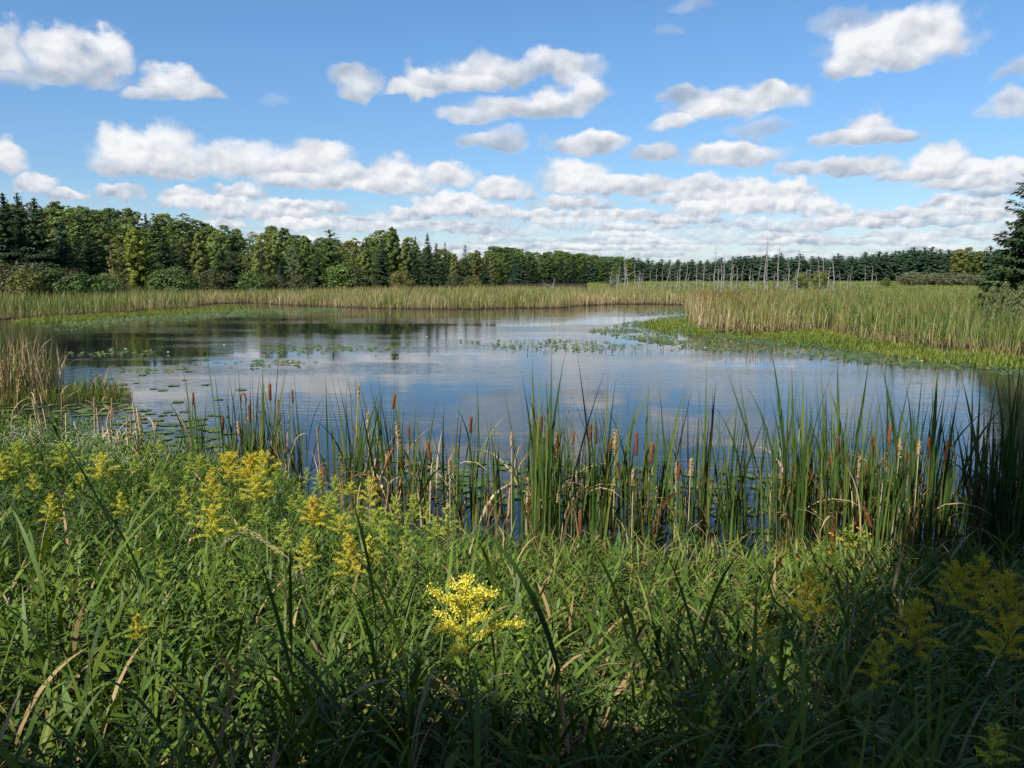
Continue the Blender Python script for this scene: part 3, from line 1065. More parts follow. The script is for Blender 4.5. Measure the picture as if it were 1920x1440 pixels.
label_row('front spruce', 'dark green spruce, {} spruce from the left along the forest front', 'tree', 'spruces along the forest edge')
label_row('front birch', 'slender birch with white leaning trunk, {} from left at the forest edge', 'tree', 'birches at the forest edge')
label_row('front broadleaf', 'leafy tree between the spruces, {} broadleaf from left along the forest front', 'tree', 'broadleaf trees along the forest front')
for row, nm in enumerate(('skyline row', 'second row', 'third row', 'lowest row')):
    label_row('hill %d' % row, 'green leafy tree, {} from left in the ' + nm + ' of the rise', 'tree', 'broadleaf trees on the wooded rise')
label_row('rise spruce', 'dark pointed spruce among the leafy trees of the rise, {} of them from the left', 'tree', 'spruces among the leafy trees of the rise')
label_row('far spruce', 'small far spruce in front of the distant wood, {} from left', 'tree', 'spruces of the distant wood')
for row, nm in enumerate(('front', 'middle', 'back')):
    label_row('far broad %d' % row, 'small far leafy tree, {} from left in the ' + nm + ' row of distant wood', 'tree', 'leafy trees of the distant wood')
for row, nm in enumerate(('front', 'second', 'back')):
    label_row('plantation %d' % row, 'dark plantation pine, {} from left in its ' + nm + ' row', 'tree', 'pines of the dark plantation')
label_row('knoll', 'leafy crown rising above the right end of the pine plantation, {} from left', 'tree', 'leafy trees above the plantation')

# the dark tree at the right edge, the tree behind the viewpoint that shades the corner
BIGC = spruce_crown('crown', 9, 2.75, 80, 91, start=.02, size=.34, ragged=.34, droop=.2, dens=6.0, power=.6)
BIGT = trunk_mesh('trunk', 9, .2, M['bark'], seed=92, top=.97)
p = at_depth(1990, 512, 43)
BIGB = leaf_crown('boughs', 8.6, 2.65, 93, lobes=110, per=330, base=.04, size=.2, mat='needle', squash=.55, small=.8)
l_ = plant_tree('larch_tree', BIGC, BIGT, p[0], 43, 9.6, 9, (.034, .06, .02), 1.0)
link('boughs', BIGB, l_).color = (.036, .062, .02, 1)
tag(l_, 'dense dark green larch with feathery boughs at the right edge of the marsh', 'tree')
p = at_depth(2040, 512, 47)
tag(plant_tree('larch_tree', BIGC, BIGT, p[0], 47, 10.5, 9, (.04, .066, .024), 1.0), 'second taller larch half hidden behind the right edge larch', 'tree')
SHC = leaf_crown('crown', 22, 5.0, 95, lobes=90, per=420, base=.14, size=.62)
SHT = trunk_mesh('trunk', 22, .35, M['bark'], limbs=12, seed=96)
tag(plant_tree('broadleaf_tree', SHC, SHT, -1.3, -8.25, 22, 22, (.05, .085, .022), 1.05), 'tall leafy tree on the bank behind the viewpoint, shading the right corner', 'tree')
SHD = leaf_crown('crown', 19, 3.6, 97, lobes=80, per=420, base=.32, size=.55)
tag(plant_tree('broadleaf_tree', SHD, SHT, .4, -2.8, 19, 19, (.05, .085, .022), z=1.4), 'tree with a high crown right beside the viewpoint, shading the right bank', 'tree')

for (x_, y_, h_, lab) in ((-5.5, -5.0, 9.7, 'smaller leafy tree on the bank behind the viewpoint to the left'), (9.6, 6.2, 11, 'unseen leafy tree added on the right shore to deepen the shade'), (5.0, 0.3, 12, 'unseen leafy tree added right of the viewpoint to block sky light'), (11.0, 10.2, 9.5, 'low unseen tree over the water, added outside the right edge for shade')):  # the three right-hand trees are added out of view to block sky light
    tag(plant_tree('broadleaf_tree', BROAD[1], BROAD_T[1], x_, y_, h_, 10, (.06, .10, .025), 1.05), lab, 'tree')

# shrubs along the forest edge and across the marsh
shr = [(20, 503, -6), (60, 497, -7), (45, 512, -9), (95, 512, -8), (128, 508, -8), (150, 518, -9), (182, 520, -9), (205, 516, -5), (300, 512, -3), (325, 506, -4), (345, 518, -4), (395, 512, -3), (470, 514, -4), (495, 518, -3), (520, 520, -2), (560, 520, -2), (640, 500, -2), (665, 505, -2), (690, 520, -3), (750, 512, -3), (850, 518, -3), (885, 523, -4)]
for i, (px, top, dd) in enumerate(shr):
    d = float(forest_edge(px)) + dd
    pp = at_depth(px, top, d)
    v = i % 3
    t = plant_tree('shrub', SHRUB[v], SHRUB_T[v], pp[0], d, pp[2] - .1, 3, col_jit(random.choice([C_OLIVE, C_DARK, (.07, .08, .03)]), .1), random.uniform(.95, 1.2))
    row_add('shrub', px, t)
label_row('shrub', 'low olive green shrub below the forest edge, {} shrub from the left', 'shrub', 'shrubs below the forest edge')
for px, top, d, w in [(1700, 515, 180, 1.2), (1715, 513, 178, 1.3), (1732, 516, 176, 1.2), (1750, 514, 178, 1.3), (1770, 515, 176, 1.2), (1788, 513, 174, 1.3), (1806, 515, 172, 1.3), (1825, 516, 170, 1.3)]:
    pp = at_depth(px, top, d)
    row_add('willow', px, plant_tree('shrub', SHRUB[px % 3], SHRUB_T[0], pp[0], d, pp[2] - .1, 3, col_jit((.13, .145, .075), .1), w * 1.2))
label_row('willow', 'grey-green willow shrub before the plantation, {} from left in its low band', 'shrub', 'willows before the plantation')
for px, top, d, cc, lab in [(1662, 522, 150, C_DARK, 'small dark round shrub alone on the yellow meadow'), (1503, 513, 128, C_OLIVE, 'small olive bush between the dead trunks'), (1540, 510, 130, C_OLIVE, 'small green bush growing among tall dead trunks right of the white stump'),
                            (1150, 524, 150, C_DARK, 'small dark shrub left of the dead trunks')]:
    pp = at_depth(px, top, d)
    tag(plant_tree('shrub', SHRUB[1], SHRUB_T[1], pp[0], d, pp[2] - .1, 3, cc, .8), lab, 'shrub')
for px, top, d, lab in [(1885, 538, 38, 'pale leaved flowering shrub at the foot of the right edge larch'), (1862, 546, 37, 'small pale shrub left at the foot of the larch'), (1915, 542, 35, 'pale shrub cut by the right picture edge below the larch')]:
    pp = at_depth(px, top, d)
    tag(plant_tree('shrub', SHRUB[2], SHRUB_T[2], pp[0], d, pp[2] - .1, 3, (.13, .155, .06), .3), lab, 'shrub')

# dead trunks standing in the marsh
SNAG = [(1145, 503), (1161, 492), (1173, 470), (1190, 492), (1197, 505), (1203, 508), (1209, 504), (1221, 508), (1232, 498), (1242, 500), (1248, 488), (1258, 507), (1267, 505), (1275, 487), (1284, 488), (1295, 506), (1307, 495), (1323, 487), (1330, 510),
        (1340, 457), (1346, 498), (1359, 473), (1370, 487), (1374, 495), (1384, 497), (1395, 490), (1407, 500), (1414, 512), (1422, 480), (1436, 440), (1441, 463), (1450, 508), (1460, 455), (1471, 510), (1483, 483), (1486, 503), (1497, 468), (1514, 501), (1519, 488), (1540, 473), (1545, 472),
        (1554, 497), (1565, 473), (1578, 507), (1590, 514), (1624, 495), (1636, 498), (1641, 512)]

for _k in range(22):
    _p = random.uniform(1150, 1600)
    if min(abs(_p - q[0]) for q in SNAG) > 3:
        SNAG.append((_p, random.uniform(488, 514)))


def snag_mesh(H, seed, thick=.1, branches=10):
    rr = random.Random(seed)
    b = MB()
    n = 9
    z = np.linspace(-.3, H, n)
    lean = rr.gauss(0, .07)
    wob = np.cumsum([rr.uniform(-.11, .11) for _ in range(n)])
    pts = np.stack([lean * z + wob, np.roll(wob, 2), z], 1)
    tube(b, pts, thick * (1.15 - 1.0 * np.linspace(0, 1, n)), 6)
    big = []
    for k in range(branches):
        bb = MB() if k < 2 else b
        t = rr.uniform(.15, .9)
        p0 = np.array([np.interp(t * H, z, pts[:, i]) for i in range(3)])
        a = rr.uniform(0, 2 * PI)
        ln = rr.uniform(.5, 1.9) * (1.15 - t) * (1.4 if k < 2 else 1)
        d = np.array([math.cos(a), math.sin(a), rr.uniform(-.35, .45)])
        q = np.stack([p0 + d * ln * s + np.array([0, 0, rr.uniform(-.1, .12) * s]) for s in (0, .5, 1)])
        tube(bb, q, thick * .26 * np.array([1, .7, .3]), 4)
        if k < 2:
            big.append(bb.mesh('branch', M['deadwood']))
    return b.mesh('trunk', M['deadwood']), big


for i, (px, top) in enumerate(SNAG):
    d = random.uniform(102, 140)
    pp = at_depth(px, top, d)
    H = pp[2] - .1
    thick = random.uniform(.03, .085) + .006 * H
    if (px, top) == (1514, 501):
        thick = .13
    tr, br = snag_mesh(H, 200 + i, thick, random.randint(6, 20) if H > 3 else 4)
    t = empty('dead_tree', (pp[0], d, .1), random.uniform(0, 6))
    link('trunk', tr, t)
    for bm_ in br:
        link('branch', bm_, t)
    row_add('snag', px, t)
label_row('snag', 'bare grey dead trunk standing in the marsh, {} dead trunk from the left', 'dead tree', 'dead trunks standing in the marsh')
b = MB()
t = empty('dead_tree', tuple(at_depth(1038, 512, 100) * np.array([1, 1, 0]) + np.array([0, 0, .1])), 0, 'pale forked dead snag leaning alone above the reeds before the forest', 'dead tree')
tube(b, [(0, 0, -.2), (.05, 0, 1.0), (-.05, .05, 1.8), (.12, 0, 2.4), (.1, 0, 3.0)], [.13, .11, .09, .06, .02], 7)
b.obj('trunk', M['deadwood'], t)
b = MB()
tube(b, [(0, 0, 1.2), (-.6, .1, 1.7), (-1.3, .0, 1.9), (-1.9, 0, 2.05)], [.07, .055, .04, .015], 5)
tube(b, [(-.05, .05, 1.8), (.3, 0, 2.2), (.42, 0, 2.9)], [.05, .04, .015], 5)
tube(b, [(0, 0, .9), (-.9, .2, 1.1), (-1.4, .2, 1.0)], [.05, .035, .012], 5)
b.obj('branch', M['deadwood'], t)
t.scale = (.8, .8, .8)

# ------------------------------------------------------------------ reed beds of the far banks (cattails past counting)
def scatter(x0, x1, y0, y1, dens):
    n = int((x1 - x0) * (y1 - y0) * dens)
    return rng.uniform(x0, x1, n), rng.uniform(y0, y1, n)


x, y = scatter(-85, 110, 28, 150, 34)
px = 960 + FPX * x / y
k = (px > -170) & (px < 2080) & (y < forest_edge(px) + 3)
x, y, px = x[k], y[k], px[k]
sd = pond_sd(x, y)
o = -sd
far_lim = np.interp(px, [0, 500, 900, 1000, 1290, 1310, 1600, 1900], [90, 95, 108, 110, 88, 76, 72, 66])
dens = np.where(o < 1.2, 1.0, np.where(o < 4, .62, .26)) * np.where(y > far_lim, .55 * np.clip(90 / y, 0, 1), 1)
k = (o > rng.normal(size=len(o)) * .22) & (rng.random(len(o)) < dens)
x, y, px, o, far_lim = x[k], y[k], px[k], o[k], far_lim[k]
hh = np.interp(px, [0, 380, 420, 900, 1280, 1300, 1900], [1.36, 1.36, 1.2, 1.3, 1.4, 1.6, 1.68])
cl = fbm(x * .22, y * .22, 3)
hh = hh * (.70 + .45 * rng.random(len(x))) * (.78 + .46 * cl)
past = sstep(0, 14, y - far_lim)
hh = hh * (1 - .68 * past)
tone = np.clip(.36 + 1.0 * (fbm(x * .28 + 7, y * .28, 9) - .5) + .30 * (1 - sstep(0, 1.8, o)) + rng.normal(size=len(x)) * .17 + np.interp(px, [0, 360, 420, 1000, 1280, 1310, 1500, 1900], [-.10, -.10, .12, .12, .10, .0, -.08, -.08]) - .06 * past + .14 * sstep(42, 72, y) + np.interp(px, [1285, 1295, 1480, 1620], [0, .16, .12, 0]) * (y < 60), 0, 1)
# dead blades low along the water's edge
g = np.maximum(land(x, y, -o), 0)
mb = MB()
ribbons(mb, np.stack([x, y, g - .05], 1), rng.uniform(0, 2 * PI, len(x)), rng.normal(size=len(x)) * (.10 + .5 * sstep(.58, .75, fbm(x * .35, y * .35, 17))), rng.normal(size=len(x)) * (.6 + 1.6 * sstep(.55, .75, fbm(x * .5, y * .5, 18))), hh, .022 + .00016 * y, 3, prof_cattail, rng.uniform(-.5, .5, len(x)), tone, 2.0)
edge = np.where((o < 1.6) & (rng.random(len(o)) < .30))[0]
ribbons(mb, np.stack([x[edge], y[edge], g[edge]], 1), rng.uniform(0, 2 * PI, len(edge)), .15 + .3 * rng.random(len(edge)), 1.1 * rng.random(len(edge)), hh[edge] * .5, .03, 3, prof_cattail, 0, .8 + .2 * rng.random(len(edge)), 1.5)
tag(mb.obj('reeds', M['reed']), 'dense green and tan reed beds along the far banks of the pond', 'reeds', kind='stuff')
print('reed blades', len(x))
# brown seed heads standing in the right-hand bed
hs_ = np.where((px > 1290) & (o > .3) & (y < 75) & (rng.random(len(px)) < np.interp(px, [1290, 1300, 1500, 1600, 1900], [0, .16, .10, .03, .03])))[0]
hb = MB()
for q in rng.permutation(hs_)[:2200]:
    zt = g[q] + hh[q] * random.uniform(.72, .95)
    tube(hb, [(x[q], y[q], zt - .1), (x[q], y[q], zt + .1)], [.015, .014], 5, random.random() * .7)
tag(hb.obj('reed_heads', M['head']), 'rusty brown seed heads standing among the right bank reeds', 'seed heads', kind='stuff')

# the yellow-green meadow behind the dead trunks
x, y = scatter(10, 190, 78, 262, 6)
px = 960 + FPX * x / y
k = (px > 1100) & (px < 2000) & (y > 74 + 8 * rng.random(len(y)))
x, y = x[k], y[k]
n = len(x)
mb = MB()
ribbons(mb, np.stack([x, y, np.full(n, .1)], 1), rng.uniform(0, 2 * PI, n), .1 + .2 * rng.random(n), .9 * rng.random(n), .25 + .35 * rng.random(n), .05 + .0003 * y, 2, prof_grass, 0, np.clip(.45 + .8 * (fbm(x * .08, y * .05, 25) - .5) + rng.normal(size=n) * .12, 0, .95))
tag(mb.obj('meadow', M['meadow']), 'low yellow-green meadow grass behind the dead trunks', 'meadow', kind='stuff')

# yellow-green sedge fringe
def poly_px(pts):
    return np.array([on_plane(*p)[:2] for p in pts])


def inside(poly, x, y):
    r = np.zeros(x.shape, dtype=bool)
    for i in range(len(poly)):
        ax, ay = poly[i]
        bx, by = poly[(i + 1) % len(poly)]
        if abs(by - ay) > 1e-12:
            r ^= ((ay > y) != (by > y)) & (x < (bx - ax) * (y - ay) / (by - ay) + ax)
    return r


SEDGE = [(poly_px([(1190, 606), (1240, 601), (1298, 600), (1310, 618), (1420, 622), (1540, 618), (1660, 640), (1820, 655), (1960, 670), (1960, 700), (1850, 690), (1700, 672), (1560, 655), (1430, 640), (1330, 632), (1250, 626)]), 150),
         (poly_px([(20, 603), (60, 596), (220, 586), (360, 578), (430, 574), (470, 577), (420, 584), (330, 590), (200, 597), (90, 606), (40, 610)]), 70)]
mb = MB()
for poly, dn in SEDGE:
    x, y = scatter(poly[:, 0].min(), poly[:, 0].max(), poly[:, 1].min(), poly[:, 1].max(), dn)
    k = inside(poly, x, y)
    x, y = x[k], y[k]
    k = fbm(x * .8, y * .8, 21) > .36
    x, y = x[k], y[k]
    n = len(x)
    tn = np.clip(.35 + .9 * (fbm(x * .5, y * .5, 22) - .5) + rng.normal(size=n) * .15, 0, 1)
    ribbons(mb, np.stack([x, y, np.full(n, -.02)], 1), rng.uniform(0, 2 * PI, n), .1 + .25 * rng.random(n), 1.1 * rng.random(n), .09 + .19 * rng.random(n), .020, 2, prof_grass, 0, tn)
tag(mb.obj('sedge', M['sedge']), 'short yellow-green sedge fringing the reed beds', 'sedge', kind='stuff')

# ------------------------------------------------------------------ lily pads
def pad_mesh(seed, tone):
    rr = random.Random(seed)
    b = MB()
    n = 14
    a = np.linspace(.22, 2 * PI - .22, n)
    r = 1 + .04 * np.sin(a * 3 + seed)
    z = .02 + .05 * np.array([rr.random() for _ in a]) ** 3
    v = [(0, 0, .012)] + [(math.cos(t) * q * .5, math.sin(t) * q * .5, .012) for t, q in zip(a, r)] + [(math.cos(t) * q, math.sin(t) * q, zz) for t, q, zz in zip(a, r, z)]
    f3 = [(0, i + 1, i + 2) for i in range(n - 1)]
    f4 = [(1 + i, 1 + n + i, 2 + n + i, 2 + i) for i in range(n - 1)]
    b.add(v, np.array(f4), tone, .5)
    b.add([v[0]] + v[1:n + 1], np.array(f3), tone, .5)
    return b.mesh('lily_pad', M['pad'])


PADS = [pad_mesh(i, t) for i, t in enumerate((.1, .25, .4, .5, .62, .75, .9, .3))]
PATCH = [
    ('floating lily pad in the patch behind the near cattails', 'lily pads behind the near cattails', [(640, 850), (820, 860), (960, 860), (1240, 880), (1480, 890), (1480, 1010), (1250, 1015), (900, 960), (640, 930)], 150),
    ('floating lily pad in the patch left of the cattails by the dry stalks', 'lily pads by the dry stalks', [(0, 760), (190, 752), (300, 770), (420, 775), (440, 850), (300, 865), (120, 830), (0, 800)], 128),
    ('floating lily pad in the open water before the left island of reeds', 'lily pads in open water on the left', [(200, 690), (380, 690), (470, 720), (420, 765), (300, 765), (210, 745)], 16),
    ('floating lily pad along the near right shore in the tree shade', 'lily pads along the shaded right shore', [(1700, 940), (1860, 920), (1860, 1000), (1720, 1020)], 14),
]
npad = 0
for lab, grp, pts, count in PATCH:
    poly = poly_px(pts)
    c = 0
    tries = 0
    placed = []
    while c < count and tries < 8000:
        tries += 1
        x, y = random.uniform(poly[:, 0].min(), poly[:, 0].max()), random.uniform(poly[:, 1].min(), poly[:, 1].max())
        r = random.uniform(.09, .165)
        if not inside(poly, np.array([x]), np.array([y]))[0] or pond_sd(np.array([x]), np.array([y]))[0] < .25:
            continue
        if any((x - a) ** 2 + (y - b_) ** 2 < (.8 * (r + q)) ** 2 for a, b_, q in placed):
            continue
        placed.append((x, y, r))
        o_ = link('lily_pad', PADS[random.choices(range(8), [3, 3, 3, 3, 2, 1, .3, 3])[0]])
        o_.location = (x, y, .004 + .004 * random.random())
        o_.scale = (r, r, .3)
        o_.rotation_euler = (0, 0, random.uniform(0, 6.28))
        tag(o_, lab, 'lily pad', grp)
        c += 1
    npad += c
print('pads', npad)
# pads of the farther water, too many to count
FARPAD = [([(1100, 622), (1180, 604), (1290, 590), (1330, 625), (1560, 650), (1700, 668), (1960, 695), (1960, 712), (1760, 692), (1560, 676), (1400, 662), (1290, 655), (1180, 636)], .47, 9),
          ([(860, 640), (1000, 636), (1200, 645), (1300, 655), (1200, 662), (960, 662)], .30, 6),
          ([(60, 612), (200, 598), (360, 588), (460, 580), (640, 578), (640, 584), (480, 590), (380, 600), (240, 610), (120, 622)], .46, 5),
          ([(480, 655), (620, 640), (760, 640), (800, 655), (700, 672), (560, 684), (470, 690)], .36, 8),
          ([(120, 660), (300, 650), (480, 655), (440, 690), (300, 700), (150, 690)], .30, 7),
          ([(1180, 586), (1290, 578), (1290, 588), (1200, 592)], .5, 5)]
mb = MB()
for pts, cover, dn in FARPAD:
    poly = poly_px(pts)
    x, y = scatter(poly[:, 0].min(), poly[:, 0].max(), poly[:, 1].min(), poly[:, 1].max(), dn * 4.5)
    k = inside(poly, x, y)
    x, y = x[k], y[k]
    k = fbm(x * .35 + 3, y * .5, 31) + .5 * (rng.random(len(x)) - .5) > 1 - cover + .02
    x, y = x[k], y[k]
    n = len(x)
    a = np.linspace(0, 2 * PI, 7, endpoint=False)
    r = rng.uniform(.035, .085, n)
    rot = rng.uniform(0, 6.28, n)
    tilt = rng.normal(size=n) * .35
    tt = a[None] + rot[:, None]
    v = np.stack([x[:, None] + r[:, None] * np.cos(tt), y[:, None] + r[:, None] * np.sin(tt), .012 + np.abs(tilt[:, None] * r[:, None]) * (1 + np.sin(tt))], -1)
    mb.add(v.reshape(-1, 3), np.arange(7 * n).reshape(n, 7), np.repeat(np.clip(rng.normal(size=n) * .22 + .45, 0, 1), 7), .5)
tag(mb.obj('far_lily_pads', M['farpad'], smooth=False), 'small lily pads massed over the far water', 'lily pads', kind='stuff')

# emergent yellow-green leaves standing among the far pads
mb = MB()
for pts, cover, dn in FARPAD[:3]:
    poly = poly_px(pts)
    x, y = scatter(poly[:, 0].min(), poly[:, 0].max(), poly[:, 1].min(), poly[:, 1].max(), 14)
    k = inside(poly, x, y)
    x, y = x[k], y[k]
    k = fbm(x * .6 + 13, y * .8, 33) > .5
    x, y = x[k], y[k]
    n = len(x)
    ribbons(mb, np.stack([x, y, np.full(n, -.02)], 1), rng.uniform(0, 2 * PI, n), .2 + .5 * rng.random(n), .9 * rng.random(n), .10 + .16 * rng.random(n), .03, 2, prof_leaf, 0, rng.uniform(0, .7, n))
tag(mb.obj('water_plants', M['sedge']), 'yellow-green leaves standing out of the water among the far lily pads', 'water plants', kind='stuff')

# white water lilies
LILY = [(315, 663), (420, 650), (235, 657), (555, 588), (1225, 580), (1728, 680), (800, 634), (1322, 655)]
b = MB()
for ring, (cnt, el_, ln) in enumerate(((9, .35, 1.0), (7, .8, .85), (5, 1.2, .6))):
    for q in range(cnt):
        ribbons(b, [(0, 0, 0)], 2 * PI * q / cnt + ring * .3, PI / 2 - el_, -.25, ln, .42, 3, prof_leaf, 0, random.random())
LM = b.mesh('petals', M['white'])
b = MB()
tube(b, [(0, 0, 0), (0, 0, .35)], [.22, .16], 8)
LC = b.mesh('flower_centre', M['gold'])
for i, (px, py) in enumerate(sorted(LILY)):
    pp = on_plane(px, py)
    t = empty('water_lily', (pp[0], pp[1], .03), 0, 'small white water lily open on the pond, {} lily from the left'.format(nth(i + 1)), 'water lily', 'white water lilies on the pond')
    t.scale = (.09, .09, .09)
    link('petals', LM, t)
    link('flower_centre', LC, t)

# ------------------------------------------------------------------ the reed clump and tussock at the left
def reed_clump(name, cx, cy, rx, ry, n, h0, h1, tone_lo, tone_hi, label, mat, cat, bend=.5, width=.016):
    b = MB()
    a, r = rng.uniform(0, 2 * PI, n), np.sqrt(rng.random(n))
    x, y = r * np.cos(a) * rx, r * np.sin(a) * ry
    L = rng.uniform(h0, h1, n) * (1.05 - .3 * r)
    brk = rng.random(n) < .25
    ribbons(b, np.stack([x, y, np.zeros(n) - .05], 1), rng.uniform(0, 2 * PI, n), np.abs(rng.normal(size=n)) * .14, np.where(brk, 1.9, bend) * rng.random(n), L, width, 5, prof_cattail, rng.uniform(-.6, .6, n), np.clip(rng.uniform(tone_lo, tone_hi, n), 0, 1), np.where(True, 2.2, 2.2))
    o_ = link(name, b.mesh(name, mat))
    o_.location = (cx, cy, 0)
    return tag(o_, label, cat)


reed_clump('reed_clump', -12.3, 18.7, 1.6, .8, 900, 1.2, 2.1, .5, 1.2, 'tall half dead clump of tan reeds at the left picture edge', M['cattail'], 'reeds')
reed_clump('reed_clump', -14.6, 19.6, 1.8, .9, 700, 1.3, 2.2, .5, 1.2, 'taller reed clump cut off by the left picture edge', M['cattail'], 'reeds')
reed_clump('sedge_tussock', -10.1, 18.9, .75, .5, 620, .35, .85, .2, .85, 'rounded green sedge tussock right of the tall tan reed clump', M['grass'], 'tussock', 1.3, .01)
reed_clump('sedge_tussock', -9.5, 18.8, .42, .35, 380, .25, .55, .3, .95, 'small brownish tussock at the tip of the left reed island', M['grass'], 'tussock', 1.6, .009)
reed_clump('sedge_tussock', -11.2, 18.3, .9, .5, 420, .3, .8, .2, .95, 'green sedge tussock at the foot of the tall tan reed clump', M['grass'], 'tussock', 1.3, .01)
reed_clump('reed_clump', -9.9, 18.9, .3, .25, 26, .8, 1.25, .8, 1.0, 'few bent pale dead reeds rising from the green tussock', M['cattail'], 'reeds', 1.6, .014)

# ------------------------------------------------------------------ near cattails
def cattail_leaves(seed, blades, dry):
    rr = np.random.default_rng(seed)
    b = MB()
    n = blades
    az = rr.uniform(0, 2 * PI, n)
    L = rr.uniform(.62, 1.0, n)
    L[0] = 1.02
    isdry = rr.random(n) < dry
    kap = np.where(rr.random(n) < .16, rr.uniform(.5, 1.3, n), rr.uniform(0, .22, n))
    kap = np.where(isdry, rr.uniform(.3, 2.6, n), kap)
    tone = np.where(isdry, rr.uniform(.86, 1, n), rr.uniform(0, .84, n))
    th = np.abs(rr.normal(size=n)) * .07 + .015
    root = np.stack([.05 * np.sin(az), .05 * np.cos(az), np.full(n, -.03)], 1)
    ribbons(b, root, az + rr.normal(size=n), th, kap, L * np.where(isdry, .8, 1), rr.uniform(.009, .016, n), 9, prof_cattail, rr.uniform(-.9, .9, n), tone, 2.6, 0, rr.uniform(-.8, .8, n))
    return b.mesh('leaves', M['cattail'])


CAT = [cattail_leaves(300 + i, 3 + i % 4, .08) for i in range(16)]
CATDRY = [cattail_leaves(330 + i, 5, .8) for i in range(4)]


def head_mesh(kind, seed):
    rr = np.random.default_rng(seed)
    b = MB()
    if kind == 'brown':
        z = np.array([-.5, -.47, -.4, 0, .4, .47, .5])
        r = np.array([.3, .8, .98, 1.03, .97, .8, .3])
        tube(b, np.stack([rr.normal(size=7) * .002, rr.normal(size=7) * .002, z * .19], 1), r * .0155, 9, rr.uniform(.25, .9))
        # where the velvet has begun to burst
        n = 10
        a = rr.uniform(0, 2 * PI, n)
        c = np.stack([np.cos(a) * .0155, np.sin(a) * .0155, rr.uniform(-.09, .09, n)], 1)
        quads(b, c, np.stack([np.cos(a), np.sin(a), np.zeros(n)], 1), .012, .6, rr.uniform(.7, 1, n), .5, 1)
    else:
        z = np.linspace(-.5, .5, 9)
        r = np.array([.4, .8, 1.1, .9, 1.25, 1.0, .85, .9, .3]) * (1 + .2 * rr.normal(size=9))
        tube(b, np.stack([rr.normal(size=9) * .003, rr.normal(size=9) * .003, z * .17], 1), np.abs(r) * .0155, 8, rr.uniform(.2, .8), 1)
        n = 130
        a = rr.uniform(0, 2 * PI, n)
        c = np.stack([np.cos(a) * .018, np.sin(a) * .018, rr.uniform(-.085, .085, n)], 1) * (1 + .12 * rr.normal(size=(n, 1)))
        quads(b, c, np.stack([np.cos(a), np.sin(a), .3 * rr.normal(size=n)], 1) + .5 * rr.normal(size=(n, 3)), .02, .5, rr.random(n), .5, 1)
    return b.mesh('seed_head', [M['head'], M['fluff']])


HEADS_B = [head_mesh('brown', 400 + i) for i in range(5)]
HEADS_F = [head_mesh('fluff', 420 + i) for i in range(3)]
CLUMPS = [  # name, columns, plants, distance range, top range, dry share
    ('the small leftmost clump', 336, 384, 8, (12.2, 13.2), (690, 790), .1),
    ('the clump behind the bright goldenrods', 418, 566, 25, (10.6, 12.0), (665, 800), .1),
    ('the leaning clump left of centre', 606, 835, 40, (9.0, 10.6), (668, 850), .2),
    ('the thin clump before the open water', 846, 968, 17, (8.6, 9.8), (735, 880), .2),
    ('the dense centre clump', 985, 1150, 40, (8.2, 9.6), (690, 830), .12),
    ('the narrow clump right of centre', 1172, 1244, 15, (8.2, 9.4), (700, 850), .12),
    ('the thin clump between centre and right', 1268, 1435, 32, (8.1, 9.4), (705, 860), .12),
    ('the large dense right clump', 1452, 1785, 92, (8.0, 9.6), (690, 830), .22),
    ('the sparse shaded clump', 1770, 1858, 16, (8.1, 9.2), (790, 930), .6),
    ('the dark right edge clump', 1852, 1960, 46, (8.0, 9.2), (680, 850), .2),
]


def clump_of(px):
    for c in CLUMPS:
        if px <= c[2] + 6:
            return c
    return CLUMPS[-1]


mass = MB()
for (nm, x0, x1, count, dr, tr, dry) in CLUMPS:
    for i in range(int(count * (1.75 if 'dense' in nm or 'bright' in nm else 1.3))):
        px = random.uniform(x0, x1)
        d = random.uniform(*dr)
        top = tr[0] + (tr[1] - tr[0]) * random.random() ** .8
        pp = at_depth(px, top, d)
        g = max(-.12, float(land(np.array([pp[0]]), np.array([d]))[0]))
        H = min(2.3, (pp[2] - g) * 1.1)
        if H < .4:
            continue
        H *= 1.04
        isdry = random.random() < dry
        if i >= count * .67:
            nb_ = random.randint(3, 5)
            dr_ = rng.random(nb_) < (.8 if isdry else .08)
            ribbons(mass, np.array([pp[0], d, g - .03]) + np.concatenate([rng.normal(size=(nb_, 2)) * .05, np.zeros((nb_, 1))], 1), rng.uniform(0, 2 * PI, nb_), np.abs(rng.normal(size=nb_)) * .08, np.where(dr_, rng.uniform(.3, 2.6, nb_), rng.uniform(0, .25, nb_)),
                    H * rng.uniform(.6, 1.0, nb_) * np.where(dr_, .7, 1), rng.uniform(.010, .017, nb_), 9, prof_cattail, rng.uniform(-.9, .9, nb_), np.where(dr_, rng.uniform(.86, 1, nb_), rng.uniform(0, .84, nb_)), 2.6, 0, rng.uniform(-.8, .8, nb_))
            continue
        ms = random.choice(CATDRY if isdry else CAT)
        o_ = link('cattail', ms)
        o_.location = (pp[0], d, g)
        o_.rotation_euler = (random.gauss(0, .05), random.gauss(.0, .05) + (.10 if 'leaning' in nm else 0), random.uniform(0, 6.28))
        o_.scale = (H * random.uniform(.9, 1.25), H * random.uniform(.9, 1.25), H * (1 if not isdry else .8))
        tag(o_, ('tan withered cattail in ' if isdry else 'green headless cattail in ') + nm, 'cattail', ('withered' if isdry else 'green') + ' cattails in ' + nm)

tag(mass.obj('cattail_growth', M['cattail']), 'loose cattail blades thickening the stands along the near shore', 'cattails', kind='stuff')

